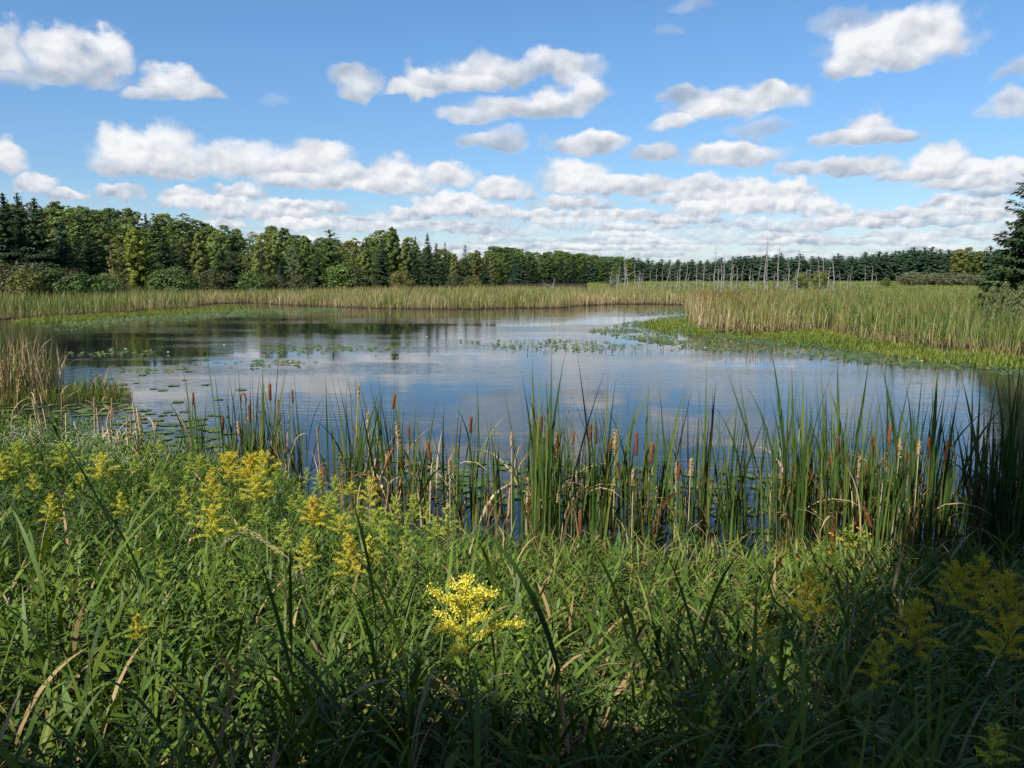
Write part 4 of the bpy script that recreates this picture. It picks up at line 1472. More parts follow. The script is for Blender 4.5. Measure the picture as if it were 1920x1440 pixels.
# cattails that carry a seed head: column and row of the head, kind, tilt to the right (radians)
HEADS = [(362, 748, 'b', -.12), (468, 775, 'b', .05), (418, 793, 'b', 0), (493, 755, 'b', .03), (506, 735, 'b', 0), (523, 765, 'b', 0), (548, 743, 'b', -.02), (447, 803, 'f', .1), (550, 842, 'f', 0), (606, 893, 'b', 0),
         (672, 735, 'f', .15), (738, 752, 'b', -.2), (690, 790, 'f', 0), (747, 815, 'f', .1), (767, 812, 'b', .03), (728, 860, 'b', -.45), (755, 870, 'b', .4), (803, 845, 'b', .2), (883, 797, 'b', -.08), (887, 893, 'b', 0), (959, 825, 'f', 0), (988, 948, 'b', -.4), (843, 875, 'f', 0),
         (1015, 795, 'b', .03), (1027, 822, 'b', -.03), (1044, 835, 'b', .05), (1075, 820, 'b', -.05), (1108, 812, 'b', 0), (1117, 815, 'b', .06), (1144, 847, 'b', .02), (1153, 830, 'f', 0), (1045, 930, 'f', .1), (1080, 895, 'f', 0), (1088, 980, 'b', .02),
         (1193, 832, 'b', .02), (1222, 850, 'b', .12), (1160, 882, 'b', -.2), (1150, 900, 'f', .1), (1187, 895, 'f', 0),
         (1273, 885, 'b', -.08), (1268, 880, 'f', 0), (1295, 877, 'f', .02),
         (1493, 890, 'b', .02), (1482, 902, 'b', -.08), (1522, 898, 'b', .42), (1570, 835, 'b', 0), (1638, 838, 'b', -.2), (1668, 815, 'b', .02), (1660, 868, 'f', .1), (1687, 840, 'f', .05), (1723, 840, 'f', 0), (1700, 865, 'b', .2), (1742, 840, 'b', .12), (1707, 890, 'b', .05), (1619, 885, 'b', .1), (1610, 875, 'f', 0), (1618, 920, 'b', .05), (1627, 970, 'b', .4), (1555, 870, 'b', 0), (1528, 1035, 'b', -.6),
         (1775, 845, 'b', .1), (1820, 925, 'b', .45), (1834, 925, 'b', 0), (1900, 920, 'b', .2)]
by_clump = {}
for (px, py, kd, tilt) in sorted(HEADS):
    c = clump_of(px)
    d = c[4][0] + (c[4][1] - c[4][0]) * .35 * random.random()
    pp = at_depth(px, py, d)
    if pp[2] < .4:
        d = d - .7
        pp = at_depth(px, py, d)
    bx = pp[0] - math.tan(tilt) * pp[2] * .45
    g = max(-.12, float(land(np.array([bx]), np.array([d]))[0]))
    t = empty('cattail', (bx, d, g), 0)
    rel = np.array([pp[0] - bx, 0, pp[2] - g])
    sb = MB()
    tip = rel + np.array([math.sin(tilt), 0, math.cos(tilt)]) * (.09 + (.10 if kd == 'b' else .02))
    low = rel - np.array([math.sin(tilt), 0, math.cos(tilt)]) * .09
    pts = [np.zeros(3), low * .45 + np.array([0, 0, 0]), low, rel, tip]
    tube(sb, np.array(pts), [.0055, .005, .004, .003, .0012], 5, .95 if kd == 'f' else .7)
    st = sb.obj('stem', M['drystalk'] if kd == 'f' else M['cattail'], t)
    h = link('seed_head', random.choice(HEADS_B if kd == 'b' else HEADS_F), st)
    h.location = rel
    h.rotation_euler = (0, tilt, random.uniform(0, 6))
    sc = random.uniform(.85, 1.25)
    h.scale = (sc * random.uniform(.85, 1.1), sc, sc * random.uniform(.85, 1.25))
    lv = link('leaves', random.choice(CAT), t)
    lh = min(1.9, max(.5, (pp[2] - g) * random.uniform(.9, 1.25)))
    lv.scale = (lh, lh, lh)
    lv.rotation_euler = (0, 0, random.uniform(0, 6))
    by_clump.setdefault((c[0], kd), []).append(t)
for (nm, kd), lst in by_clump.items():
    for i, t in enumerate(lst):
        w = 'brown seed head' if kd == 'b' else 'pale fluffy head'
        lab = 'cattail with ' + w + ', ' + (nth(i + 1) + ' from left in ' if len(lst) > 1 else 'only one in ') + nm
        tag(t, lab, 'cattail', 'cattails with seed heads')
# the seed head bent into a loop
t = empty('cattail', tuple(np.array([at_depth(456, 745, 11.2)[0], 11.2, -.1])), 0, 'cattail whose brown seed head is bent over into a loop', 'cattail', 'cattails with seed heads')
zt = at_depth(456, 745, 11.2)[2] + .1
sb = MB()
tube(sb, [(0, 0, 0), (.01, 0, zt * .6), (-.03, 0, zt - .16)], [.006, .005, .004], 5, .7)
st = sb.obj('stem', M['cattail'], t)
hb = MB()
aa = np.linspace(-.6, PI + .9, 12)
tube(hb, np.stack([-np.cos(aa) * .038, np.zeros(12), zt - .03 + np.sin(aa) * .085], 1), np.array([.006, .012, .013, .013, .013, .013, .013, .013, .013, .013, .012, .006]), 8, .5)
hb.obj('seed_head', M['head'], st)
lv = link('leaves', CAT[2], t)
lv.scale = (1.7, 1.7, 1.7)

# ------------------------------------------------------------------ the overgrown bank: grass and herbs past counting
def bank_points(dens, dmin=.75, dmax=13.2, xmin=-10.5, xmax=8.5):
    x, y = scatter(xmin, xmax, dmin, dmax, dens)
    k = (np.abs(x) < .72 * y + .7)
    x, y = x[k], y[k]
    sd = pond_sd(x, y)
    k = sd < rng.normal(size=len(x)) * .12 - .05
    x, y, sd = x[k], y[k], sd[k]
    return x, y, -sd, land(x, y, sd)


leafy = lambda x, y: np.clip((1 - sstep(-1.2, 1.2, x + .12 * (y - 4))) * .72 + .28, 0, 1)
mb = MB()
# fine arching grass
x, y, o, g = bank_points(175)
k = rng.random(len(x)) < (1.15 - .65 * leafy(x, y))
x, y, o, g = x[k], y[k], o[k], g[k]
n = len(x)
hs = (.72 + .5 * (fbm(x * 1.1, y * 1.1, 41) - .5)) * np.interp(o + np.clip(-1.5 - x, 0, 3), [0, 1.0, 2.2, 4], [.25, .38, .7, 1.0]) * np.interp(x, [-2, 1], [1, .85])
tone = np.clip(.34 + 1.25 * (fbm(x * 1.3, y * 1.3, 42) - .5) + rng.normal(size=n) * .17, 0, .8)
dry = rng.random(n) < .05 + .10 * (y < 2.6) + .16 * sstep(.5, .75, fbm(x * 1.1 + 9, y * 1.1, 45))
tone = np.where(dry, rng.uniform(.83, 1, n), tone)
L = (.18 + .62 * rng.random(n) ** 1.5) * hs * np.interp(y, [1.0, 2.6], [.62, 1])
ribbons(mb, np.stack([x, y, g - .02], 1), rng.uniform(0, 2 * PI, n), np.abs(rng.normal(size=n)) * .65, rng.uniform(.1, 2.2, n), L * 1.1, rng.uniform(.006, .0155, n), 6, prof_grass, rng.uniform(-.9, .9, n), tone, 1.5)
print('grass', n)
# broad reed-canary blades carried on upright culms
x, y, o, g = bank_points(60)
k = rng.random(len(x)) < np.interp(y, [2.5, 4], [1, .5])
x, y, o, g = x[k], y[k], o[k], g[k]
n = len(x)
hs = (.34 + .32 * rng.random(n)) * np.interp(y, [1.0, 2.8], [.55, 1]) * np.interp(o + np.clip(-1.5 - x, 0, 3), [0, 1, 2.5], [.3, .5, 1])
ca, cth = rng.uniform(0, 2 * PI, n), np.abs(rng.normal(size=n)) * .4
tone0 = np.clip(.3 + .6 * (fbm(x * .8, y * .8, 44) - .5) + rng.normal(size=n) * .15, 0, .8)
p = ribbons(mb, np.stack([x, y, g - .02], 1), ca, cth, .3 * rng.random(n), hs, .006, 4, lambda s: np.clip(1 - .5 * s, .1, 1), 0, np.clip(tone0 + .25, 0, .8))
for q in range(5):
    s = .3 + .7 * q / 4
    f = s * 4
    i0 = min(3, int(f))
    root = p[:, i0] * (1 - (f - i0)) + p[:, i0 + 1] * (f - i0)
    dry = rng.random(n) < .1 + .12 * (q == 0)
    ribbons(mb, root, q * PI + rng.uniform(0, 2 * PI, n), rng.uniform(.25, .9, n), rng.uniform(.3, 1.2, n), rng.uniform(.17, .42, n), rng.uniform(.009, .019, n), 6, prof_grass, rng.uniform(-.5, .5, n),
            np.where(dry, rng.uniform(.83, 1, n), np.clip(tone0 + rng.normal(size=n) * .08, 0, .8)), 1.4)
# flattened dry litter
x, y, o, g = bank_points(100)
n = len(x)
ribbons(mb, np.stack([x, y, g + rng.uniform(0, .18, n)], 1), rng.uniform(0, 2 * PI, n), rng.uniform(1.0, 1.7, n), rng.uniform(-.4, .6, n), rng.uniform(.15, .45, n), rng.uniform(.005, .011, n), 3, prof_grass, rng.uniform(-.6, .6, n), rng.uniform(.78, .90, n))
# tall straw culms
x, y, o, g = bank_points(3.2)
n = len(x)
ribbons(mb, np.stack([x, y, g], 1), rng.uniform(0, 2 * PI, n), np.abs(rng.normal(size=n)) * .3, rng.uniform(.2, 1.3, n), rng.uniform(.55, .95, n) * np.interp(o, [0, 2], [.5, 1]), .0045, 7, lambda s: np.clip(1 - .6 * s, .1, 1), 0, rng.uniform(.84, 1, n), 1.6)
tag(mb.obj('grass', M['grass']), 'tangled green and dry grass covering the near bank', 'grass', kind='stuff')

# leafy stems of goldenrod and other herbs not yet in flower
mb = MB()
x, y, o, g = bank_points(62)
k = rng.random(len(x)) < leafy(x, y) * .95 * np.interp(y, [2, 4.2], [.45, 1])
x, y, o, g = x[k], y[k], o[k], g[k]
n = len(x)
H = (.42 + .30 * rng.random(n)) * (.8 + .5 * fbm(x * .7, y * .7, 51)) * np.interp(x, [-3, -1, 1.5], [1.12, 1.0, .66]) * np.interp(y, [1.0, 2.8], [.58, 1]) * np.interp(o + np.clip(-1.5 - x, 0, 3), [0, 1, 2.5], [.3, .5, 1])
ca, cth = rng.uniform(0, 2 * PI, n), np.abs(rng.normal(size=n)) * .16
tb = np.clip(.42 + 1.3 * (fbm(x * 1.2, y * 1.2, 52) - .5) + rng.normal(size=n) * .1, 0, 1)
p = ribbons(mb, np.stack([x, y, g - .02], 1), ca, cth, rng.uniform(0, .3, n), H, .006, 4, lambda s: np.clip(1 - .6 * s, .1, 1), 0, np.clip(tb + .2, 0, 1))
NL = 19
for q in range(NL):
    s = .22 + .78 * q / (NL - 1)
    f = s * 4
    i0 = min(3, int(f))
    root = p[:, i0] * (1 - (f - i0)) + p[:, i0 + 1] * (f - i0)
    ln = (.155 - .075 * s) * rng.uniform(.7, 1.3, n)
    ribbons(mb, root, q * 2.399 + rng.uniform(-.4, .4, n) + ca, rng.uniform(1.0, 1.5, n) - .75 * s ** 3, rng.uniform(.1, .9, n), ln, ln * rng.uniform(.14, .22, n), 3, prof_leaf, rng.uniform(-.4, .4, n), np.clip(tb + rng.normal(size=n) * .14, 0, 1), 1.3)
# broad leaved weeds in clumps
x, y, o, g = bank_points(26)
k = (fbm(x * 1.0 + 5, y * 1.0, 57) > .56) & (o > 1.2)
x, y, o, g = x[k], y[k], o[k], g[k]
n = len(x)
for q in range(9):
    hz = (.08 + .36 * (q + rng.random(n)) / 9) * np.interp(y, [1, 2.8], [.6, 1])
    ln = rng.uniform(.06, .13, n)
    ribbons(mb, np.stack([x, y, g + hz], 1) + np.concatenate([rng.normal(size=(n, 2)) * .03, np.zeros((n, 1))], 1), rng.uniform(0, 2 * PI, n), rng.uniform(.8, 1.6, n), rng.uniform(0, .9, n), ln, ln * rng.uniform(.3, .45, n), 4, prof_leaf, rng.uniform(-.4, .4, n), rng.uniform(.2, .95, n), 1.3)
print('herb stems', n)
tag(mb.obj('undergrowth', M['leaf']), 'leafy green herb stems filling the near bank', 'undergrowth', kind='stuff')

# ------------------------------------------------------------------ goldenrods
def goldenrod_parts(seed, H=.75, branches=15, spread=.15, plume=.26, thick=1.0):
    rr = np.random.default_rng(seed)
    sb, lb, fb = MB(), MB(), MB()
    z = np.linspace(0, H, 6)
    bend = rr.normal(size=2) * .02
    pts = np.stack([bend[0] * (z / H) ** 2, bend[1] * (z / H) ** 2, z], 1)
    tube(sb, pts, np.linspace(.0042, .0018, 6), 5, .6)
    nl = 34
    s = np.linspace(.15, .8, nl)
    root = np.stack([np.interp(s * H, z, pts[:, i]) for i in range(3)], 1)
    ln = (.115 - .07 * s) * rr.uniform(.8, 1.2, nl)
    ribbons(lb, root, np.arange(nl) * 2.399, rr.uniform(.9, 1.4, nl) - .4 * s, rr.uniform(.2, .9, nl), ln, ln * .16, 4, prof_leaf, 0, rr.uniform(.3, .8, nl), 1.3)
    # arching branches of the plume, florets along their upper side
    cs, ns, ts, zs = [], [], [], []
    for k in range(branches):
        t = k / (branches - 1)
        z0 = H - plume * (1 - t) * .95
        p0 = np.array([np.interp(z0, z, pts[:, i]) for i in range(3)])
        a = k * 2.399 + rr.uniform(-.3, .3)
        L = spread * (1.05 - .72 * t ** 1.4) * rr.uniform(.85, 1.12)
        m_ = 7
        q = np.linspace(0, 1, m_)
        th = (.75 - .5 * t) + (.9 - .3 * t) * q ** 1.3
        st = L / (m_ - 1)
        hx = np.concatenate([[0], np.cumsum(np.sin(th[1:]) * st)])
        hz = np.concatenate([[0], np.cumsum(np.cos(th[1:]) * st)])
        cur = p0[None] + np.stack([np.sin(a) * hx, np.cos(a) * hx, hz], 1)
        tube(sb, cur, np.linspace(.0016, .0006, m_), 3, .8, cap=False)
        nf = int(300 * thick ** 1.5 * L / .15)
        u = .18 + .82 * rr.random(nf)
        c = np.stack([np.interp(u, q, cur[:, i]) for i in range(3)], 1)
        wob = rr.normal(size=(nf, 3)) * .0062 * thick
        wob[:, 2] = np.abs(wob[:, 2]) * 1.3 + .001
        cs.append(c + wob)
        ns.append(rr.normal(size=(nf, 3)) + np.array([0, 0, .7]))
        ts.append(np.clip(rr.normal(size=nf) * .25 + .55 + .15 * (u - .5), 0, 1))
        zs.append(rr.uniform(.0046, .0084, nf))
    quads(fb, np.concatenate(cs), np.concatenate(ns), np.concatenate(zs), .75, np.concatenate(ts))
    return sb.mesh('stem', M['stem']), lb.mesh('leaves', M['leaf']), fb.mesh('flower_plume', M['gold'])


GOLD = [goldenrod_parts(500, branches=17, spread=.19, plume=.20), goldenrod_parts(501, branches=20, spread=.13, plume=.26), goldenrod_parts(502, branches=13, spread=.10, plume=.20), goldenrod_parts(503, branches=22, spread=.16, plume=.22), goldenrod_parts(504, branches=11, spread=.06, plume=.22), goldenrod_parts(505, branches=13, spread=.185, plume=.17, thick=1.2)]
Y1, Y2, YG = (.9, .92, .9), (.95, .86, .7), (.62, .78, .9)
# column, row of the plume's top, distance, variant, size, colour, label
GR = [
    (40, 826, 6.2, 3, 1.05, YG, 'pale yellow goldenrod at the left picture edge'), (118, 830, 6.0, 0, .95, YG, 'flat-topped pale goldenrod beside the dark leaved plant'), (2, 850, 5.6, 1, .8, Y1, 'yellow goldenrod cut by the left picture edge'),
    (185, 852, 5.6, 0, .95, Y1, 'yellow goldenrod right of the dark leaved plant'), (252, 848, 6.2, 2, .8, YG, 'greenish budding goldenrod below the dry stalks'), (298, 822, 7.6, 2, .8, YG, 'arching green goldenrod tip by the water, left of the first cattails'), (225, 918, 4.6, 2, .75, Y1, 'small yellow goldenrod in the leafy left bank'),
    (355, 842, 6.0, 4, 1.1, YG, 'tall spiky greenish goldenrod left of the bright yellow cluster'), (262, 925, 4.7, 4, .8, YG, 'thin spiky goldenrod right of the small yellow one'), (345, 905, 4.7, 4, .95, Y1, 'narrow yellow goldenrod spike below the bright cluster'),
    (432, 848, 5.6, 0, 1.0, Y2, 'deep yellow goldenrod on the left of the bright cluster'), (462, 850, 5.4, 3, .95, Y2, 'bright deep yellow goldenrod in the middle of the cluster'), (490, 848, 5.7, 0, .95, Y1, 'tallest yellow goldenrod on the right of the bright cluster'), (392, 880, 5.2, 1, .9, Y2, 'orange-yellow goldenrod low on the left of the bright cluster'),
    (520, 862, 5.9, 2, .9, YG, 'greenish arching goldenrod right of the bright cluster'), (475, 885, 5.0, 3, .9, Y1, 'yellow goldenrod hanging low in the bright cluster'), (400, 948, 4.0, 0, .9, Y1, 'pagoda shaped yellow goldenrod right of the leafy left bank'), (590, 928, 4.2, 3, .8, Y2, 'large deep yellow goldenrod below the bright cluster'), (530, 975, 3.7, 2, .85, YG, 'pale goldenrod left of the long arching seed stalk'),
    (560, 900, 5.0, 4, .9, YG, 'slim green goldenrod between the two bright groups'), (628, 888, 5.3, 2, .9, YG, 'pale budding goldenrod right of the large deep yellow one'), (690, 893, 5.2, 1, .95, Y1, 'yellow topped goldenrod under the leaning cattails'), (742, 925, 4.7, 2, .9, YG, 'greenish goldenrod left of the tall single budding spike'), (762, 960, 4.2, 4, .9, YG, 'narrow pale green goldenrod spike left of centre'),
    (800, 935, 4.7, 4, .8, YG, 'slim budding goldenrod just left of the centre pair'), (838, 942, 4.6, 2, .95, YG, 'yellow-green goldenrod nearest the centre below the thin cattails'), (650, 1003, 3.6, 1, .8, Y2, 'yellow goldenrod low beside the long arching seed stalk'), (690, 1000, 3.7, 2, .8, Y1, 'small yellow goldenrod right of the arching seed stalk'), (755, 1010, 3.6, 4, .7, YG, 'tiny green goldenrod above the lone plume'),
    (303, 1035, 3.1, 4, .6, YG, 'tiny pale goldenrod alone in the deep green left bank'), (255, 1148, 2.5, 2, .45, Y2, 'small yellow goldenrod low among broad grass blades'), (90, 925, 4.6, 1, .7, Y1, 'small yellow goldenrod below the pale left pair'),
    (888, 1098, 2.35, 5, 1.15, (1.1, 1.1, 1.15), 'lone bright yellow goldenrod plume in the grass at bottom centre'),
    (1520, 1062, 2.9, 1, .85, Y2, 'dull yellow goldenrod in the half shade right of centre'), (1440, 1165, 2.5, 2, .6, Y1, 'small shaded goldenrod left of the dull yellow one'), (1885, 1158, 2.05, 0, .62, Y2, 'sunlit orange-yellow goldenrod in the dark lower right corner'), (1870, 1355, 1.65, 2, .55, Y1, 'dim goldenrod at the very bottom right'), (1335, 1285, 2.1, 4, .6, Y1, 'faint budding goldenrod in the shade near the bottom'),
    (1725, 1130, 2.7, 3, .9, Y2, 'dark shaded goldenrod left of the sunlit corner plume'), (1845, 1035, 3.2, 1, 1.0, Y2, 'tall dark goldenrod under the shaded cattails'), (1790, 1060, 3.1, 0, .9, Y2, 'dark goldenrod between the shaded cattails and the corner plume'), (1905, 1075, 2.8, 3, .95, Y2, 'dark goldenrod at the right picture edge'), (1650, 1190, 2.5, 1, .7, Y2, 'small dark goldenrod in the shade left of the corner group'),
]
MORE = [(150, 885), (205, 880), (310, 890), (372, 855), (415, 905), (450, 915), (505, 900), (545, 925), (575, 875), (600, 880), (615, 930), (655, 905), (670, 945), (705, 955), (720, 985), (780, 925), (815, 965), (60, 885), (30, 905), (130, 905), (285, 885), (480, 940), (640, 965), (575, 1005)]
for k_, (px, top) in enumerate(sorted(MORE)):
    GR.append((px, top, float(np.interp(top, [850, 1000], [6.0, 3.7])) + random.uniform(-.2, .2), random.choice([0, 2, 2, 4, 1]), random.uniform(.45, .65), random.choice([YG, YG, Y1]), 'small lemon yellow goldenrod in the left drift, {} of the small ones from the left'.format(nth(k_ + 1))))
for (px, top, d, v, sz, colr, lab) in GR:
    sz = sz if px == 888 or lab.startswith('small lemon') else sz * .93
    pp = at_depth(px, top, d)
    g = float(land(np.array([pp[0]]), np.array([d]))[0])
    H = pp[2] - g
    t = empty('goldenrod', (pp[0], d, pp[2] - .80 * sz), random.uniform(0, 6.28), lab, 'goldenrod', 'goldenrods in flower')
    st, lf, fl = GOLD[v]
    t.scale = (sz, sz, sz)
    link('stem', st, t)
    link('leaves', lf, t)
    f_ = link('flower_plume', fl, t)
    f_.color = (*colr, 1)
    print('gr', px, top, 'H', round(H, 2), 'stem', round(.75 * sz, 2))

# ------------------------------------------------------------------ other single plants of the bank
def dry_stalk(px, py, d, seed):
    rr = random.Random(seed)
    pp = at_depth(px, py, d)
    g = max(-.1, float(land(np.array([pp[0]]), np.array([d]))[0]))
    H = pp[2] - g
    b = MB()
    ln = rr.uniform(-.12, .12) * H
    tube(b, [(0, 0, 0), (ln * .3, 0, H * .5), (ln, 0, H)], [.015, .013, .010], 6, rr.random())
    nl = rr.randint(2, 6)
    for q in range(nl):
        s = rr.uniform(.4, 1)
        ribbons(b, [(ln * s * s, 0, H * s)], rr.uniform(0, 6.28), rr.uniform(.1, .6), rr.uniform(1.2, 2.8), rr.uniform(.2, .5), .015, 7, prof_grass, 0, rr.random(), 1.3)
    o_ = link('dead_reed', b.mesh('dead_reed', M['drystalk']))
    o_.location = (pp[0], d, g)
    return o_


DS = [(12, 770, 11.5), (28, 790, 11.3), (60, 778, 11.2), (72, 748, 11.6), (78, 742, 11.8), (86, 733, 11.9), (108, 738, 12.2), (118, 775, 11.4), (172, 745, 11.9), (183, 765, 11.3), (199, 745, 12), (206, 790, 11), (220, 770, 11.6), (232, 785, 11), (244, 775, 11.3), (255, 753, 11.8), (263, 765, 11.6), (270, 775, 11.4), (228, 815, 10.4), (240, 820, 10.2), (252, 805, 10.6), (150, 790, 10.8), (265, 820, 10.2), (280, 790, 11.2), (210, 812, 10.4), (192, 800, 10.8),
      (600, 800, 9.8), (690, 860, 9.3), (720, 905, 9.0), (790, 880, 9.2)]
lst = sorted(DS)
n1_ = len([q for q in lst if q[0] < 300])
for i, (px, py, d) in enumerate(lst):
    o_ = dry_stalk(px, py, d, 600 + i)
    if px < 300:
        tag(o_, 'tan dead reed stalk above the left bank, {} dry stalk from the left'.format(nth(i + 1)), 'reed', 'dead reed stalks on the left shore')
    else:
        tag(o_, 'pale dead reed stalk among the leaning cattails, {} of those from the left'.format(nth(i + 1 - n1_)), 'reed', 'dead reed stalks among the cattails')

# the dark leaved plant with its withered lower leaves
pp = at_depth(112, 790, 6.4)
t = empty('milkweed', (pp[0], 6.4, float(land(np.array([pp[0]]), np.array([6.4]))[0])), 0, 'dark narrow leaved plant with withered brown lower leaves on the left bank', 'plant')
H = pp[2] - t.location[2]
b = MB()
tube(b, [(0, 0, 0), (.03, 0, H * .5), (-.02, 0, H)], [.008, .006, .003], 6, .1)
b.obj('stem', M['stem'], t)
b = MB()
nl = 70
s = np.linspace(.55, 1, nl)
ribbons(b, np.stack([.02 - .04 * s, 0 * s, H * s], 1), np.arange(nl) * 2.399, rng.uniform(.5, 1.3, nl), rng.uniform(.1, .8, nl), rng.uniform(.10, .22, nl), .016, 4, prof_leaf, rng.uniform(-.5, .5, nl), rng.uniform(0, .12, nl))
b.obj('leaves', M['leaf'], t)
b = MB()
nl = 40
ribbons(b, np.stack([.02 + 0 * s[:nl], 0 * s[:nl], H * np.linspace(.25, .6, nl)], 1), rng.uniform(0, 6.28, nl), rng.uniform(1.6, 2.4, nl), rng.uniform(.3, .9, nl), rng.uniform(.10, .2, nl), .022, 4, prof_leaf, rng.uniform(-1, 1, nl), rng.uniform(.0, .3, nl))
b.obj('withered_leaves', M['bark'], t)

# white asters on the left bank
b, fb = MB(), MB()
for q in range(16):
    a, r = rng.uniform(0, 6.28), .2 * math.sqrt(rng.random())
    h = rng.uniform(.45, .62)
    tube(b, [(0, 0, 0), (r * .4 * math.cos(a), r * .4 * math.sin(a), h * .6), (r * math.cos(a), r * math.sin(a), h)], [.002, .0016, .001], 3, .5, cap=False)
    c = np.array([r * math.cos(a), r * math.sin(a), h]) + rng.normal(size=(9, 3)) * np.array([.03, .03, .03])
    quads(fb, c, rng.normal(size=(9, 3)) * .5 + np.array([0, -.3, 1]), .010, .9, rng.random(9))
    lr_ = np.array([[r * math.cos(a) * u, r * math.sin(a) * u, h * u] for u in rng.uniform(.3, .95, 10)])
    ribbons(b, lr_, rng.uniform(0, 6.28, 10), rng.uniform(.7, 1.3, 10), .4, .06, .008, 3, prof_leaf, 0, rng.random(10))
AS, AF = b.mesh('stem', M['leaf']), fb.mesh('flower_head', M['white'])
AST = sorted([(150, 808, 9.6), (168, 820, 9.0), (190, 815, 9.4), (215, 835, 8.4), (132, 832, 8.6), (88, 800, 9.8), (30, 802, 9.6), (60, 815, 9.0), (240, 848, 8.0), (160, 842, 8.0), (110, 822, 9.2), (205, 858, 7.4), (12, 822, 8.6)])
for i, (px, py, d) in enumerate(AST):
    pp = at_depth(px, py, d)
    t = empty('aster', (pp[0], d, pp[2] - .6), random.uniform(0, 6), 'hazy white aster on the left bank, {} aster from the left'.format(nth(i + 1)), 'aster', 'white asters on the left bank')
    link('stem', AS, t)
    link('flower_head', AF, t)

# jewelweed with orange blossoms at the foot of the right cattails
b, fb = MB(), MB()
for q in range(9):
    a, r, h = rng.uniform(0, 6.28), .18 * math.sqrt(rng.random()), rng.uniform(.35, .6)
    tip = np.array([r * math.cos(a), r * math.sin(a), h])
    tube(b, [(0, 0, 0), tip * np.array([.6, .6, .6]), tip], [.004, .003, .0015], 4, .7, cap=False)
    lr_ = np.array([tip * np.array([u, u, u]) for u in rng.uniform(.35, 1, 12)])
    ribbons(b, lr_, rng.uniform(0, 6.28, 12), rng.uniform(.7, 1.4, 12), .4, rng.uniform(.05, .08, 12), rng.uniform(.025, .035, 12), 4, prof_leaf, 0, rng.uniform(.6, 1, 12))
for q in range(5):
    a, r = rng.uniform(0, 6.28), rng.uniform(.05, .2)
    c = np.array([r * math.cos(a), r * math.sin(a), rng.uniform(.4, .58)])
    tube(fb, [c + np.array([-.012, 0, 0]), c, c + np.array([.014, 0, .004])], [.0015, .006, .008], 6, rng.random())
    quads(fb, c[None] + rng.normal(size=(3, 3)) * .006 + np.array([.014, 0, 0]), rng.normal(size=(3, 3)), .016, .8, rng.random(3))
JS, JF = b.mesh('leaves', M['leaf']), fb.mesh('blossom', M['orange'])
JW = sorted([(1530, 1050, 7.0), (1580, 990, 7.6), (1590, 1040, 7.0), (1640, 1060, 6.6), (1660, 1100, 6.0), (1720, 1030, 6.8), (1740, 1110, 5.8), (1600, 1000, 7.4), (1690, 1040, 6.8), (1236, 1060, 6.9), (1560, 1080, 6.4), (1790, 1100, 5.6)])
for i, (px, py, d) in enumerate(JW):
    pp = at_depth(px, py, d)
    t = empty('jewelweed', (pp[0], d, pp[2] - .55), random.uniform(0, 6), 'jewelweed with small orange blossoms below the cattails, {} jewelweed from the left'.format(nth(i + 1)), 'jewelweed', 'jewelweed below the cattails')
    link('leaves', JS, t)
    link('blossom', JF, t)

# reed grasses with long broad blades, close to the viewpoint
def reed_grass(px, top, d, lab, blades=7, tone=(.05, .5), bl=.40, bw=.0135, lean=(0, 0), stalk=True, H=None):
    pp = at_depth(px, top, d)
    g = float(land(np.array([pp[0] - lean[0]]), np.array([d - lean[1]]))[0])
    H = pp[2] - g - (.24 if d < 1.7 else .10)
    t = empty('reed_grass', (pp[0] - lean[0], d - lean[1], g), 0, lab, 'grass plant')
    t['kind'] = 'thing'
    b = MB()
    pts = np.array([(lean[0] * u ** 1.6, lean[1] * u ** 1.6, H * u * (1 - 0.0 * u)) for u in np.linspace(0, .85, 7)])
    tube(b, pts, np.linspace(.004, .0018, 7), 5, .6, cap=False)
    b.obj('stem', M['grass'], t)
    b = MB()
    s = np.linspace(.18, .85, blades)
    root = np.stack([np.interp(s * H, pts[:, 2], pts[:, i]) for i in range(3)], 1)
    a = np.where(np.arange(blades) % 2 == 0, PI / 2, -PI / 2) + rng.normal(size=blades) * .7
    ribbons(b, root, a, rng.uniform(.12, .6, blades), rng.uniform(.2, .95, blades), bl * (.75 if d < 1.7 else 1) * rng.uniform(.75, 1.15, blades), bw * (.8 if d < 1.7 else 1) * rng.uniform(.8, 1.2, blades), 9, prof_grass, rng.uniform(-.7, .7, blades), rng.uniform(*tone, blades), 1.5)
    b.obj('leaves', M['grass'], t)
    return t


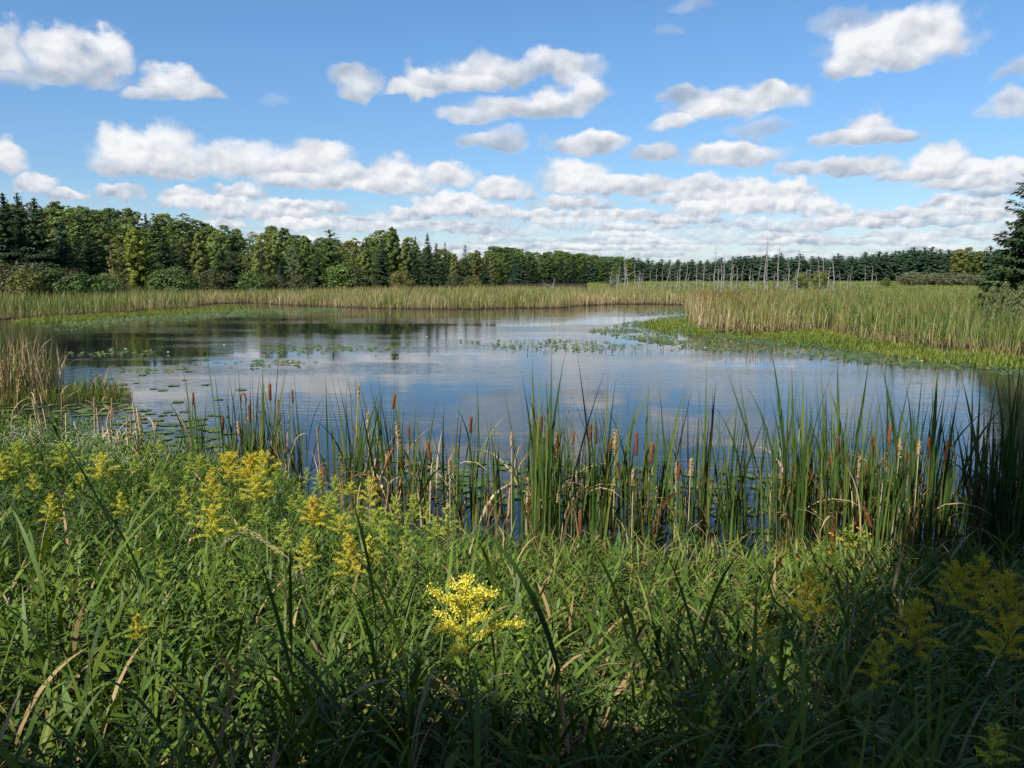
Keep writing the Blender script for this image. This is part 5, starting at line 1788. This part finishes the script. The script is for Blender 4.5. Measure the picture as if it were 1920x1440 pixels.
for args in [
    (20, 850, 3.4, 'broad bladed grass at the left edge below the pale goldenrods', 6, (.2, .6)), (198, 860, 3.2, 'upright blue-green grass with a broad blade standing above the leafy left bank', 6, (.1, .4)), (70, 940, 2.9, 'tall thin grass with drooping blades at the left', 7, (.2, .6)),
    (150, 1000, 2.3, 'broad bladed grass low at the left of the deep green bank', 7, (.1, .5)), (262, 960, 2.6, 'grass with one long arching blade left of the seed stalk', 6, (.15, .5)), (300, 1075, 1.5, 'dark upright broad grass near the bottom left', 6, (0, .2)), (225, 1120, 1.25, 'dark arching grass blade close at the bottom left', 4, (0, .15)), (430, 1150, 1.3, 'long dark blade slanting to the right at the bottom left', 4, (0, .15)),
    (20, 1140, 1.25, 'broad green grass leaning in at the lower left corner', 6, (.2, .6)), (870, 975, 2.9, 'upright blue-green grass above the lone goldenrod plume', 5, (.15, .4)), (930, 1010, 2.7, 'broad grass with slanting blades right of the centre goldenrod', 6, (.2, .5)), (1050, 1100, 2.0, 'dark curved grass stem right of the lone plume', 4, (0, .15)), (1320, 1060, 2.4, 'bright green grass with spreading blades right of centre', 7, (.3, .7)), (1180, 1080, 2.5, 'light green grass with upright blades in the centre right', 6, (.3, .7)),
    (700, 1010, 2.6, 'blue-green grass with long blades under the goldenrods', 6, (.1, .4)), (760, 1090, 2.0, 'tall straw streaked grass left of the lone plume', 6, (.4, 1.0)), (540, 1060, 2.2, 'broad bladed grass beneath the arching seed stalk', 7, (.15, .5)), (1740, 1310, 1.5, 'grass with sunlit arching blades in the dark lower right', 7, (.2, .6)), (1650, 1240, 1.8, 'shaded grass with long blades left of the sunlit blades', 6, (.1, .4)), (1420, 1120, 2.3, 'green grass beside the small shaded goldenrod', 6, (.2, .6)),
    (600, 1200, 1.5, 'close green grass at the bottom left of centre', 7, (.1, .6)), (1000, 1250, 1.5, 'close bright grass right below the lone plume', 7, (.2, .6)),
]:
    reed_grass(*args)
# the long arching seed stalk
t = empty('reed_grass', (at_depth(660, 1180, 2.4)[0], 2.4, float(land(np.array([-.4]), np.array([2.4]))[0])), 0, 'long straw stalk with a feathery seed plume arching to the left', 'grass plant')
t['kind'] = 'thing'
tip = at_depth(432, 1003, 2.6) - np.array(t.location)
apex = at_depth(470, 1000, 2.55) - np.array(t.location)
mid = at_depth(540, 1045, 2.5) - np.array(t.location)
b = MB()
tube(b, [(0, 0, 0), mid * .6 + np.array([.03, 0, .02]), mid, apex], [.003, .0025, .002, .0015], 5, .6, cap=False)
b.obj('stem', M['drystalk'], t)
b = MB()
n = 90
u = rng.random(n)
end = at_depth(415, 1025, 2.6) - np.array(t.location)
c = np.where(u[:, None] < .6, mid + (apex - mid) * (u[:, None] / .6) * 1.0, apex + (end - apex) * ((u[:, None] - .6) / .4))
c[:, 2] += .012 * np.sin(u * PI)
ribbons(b, c, rng.uniform(-2.2, -.9, n), rng.uniform(.9, 1.7, n), .5, rng.uniform(.012, .028, n), .004, 2, prof_leaf, 0, rng.random(n))
b.obj('seed_plume', M['drystalk'], t)
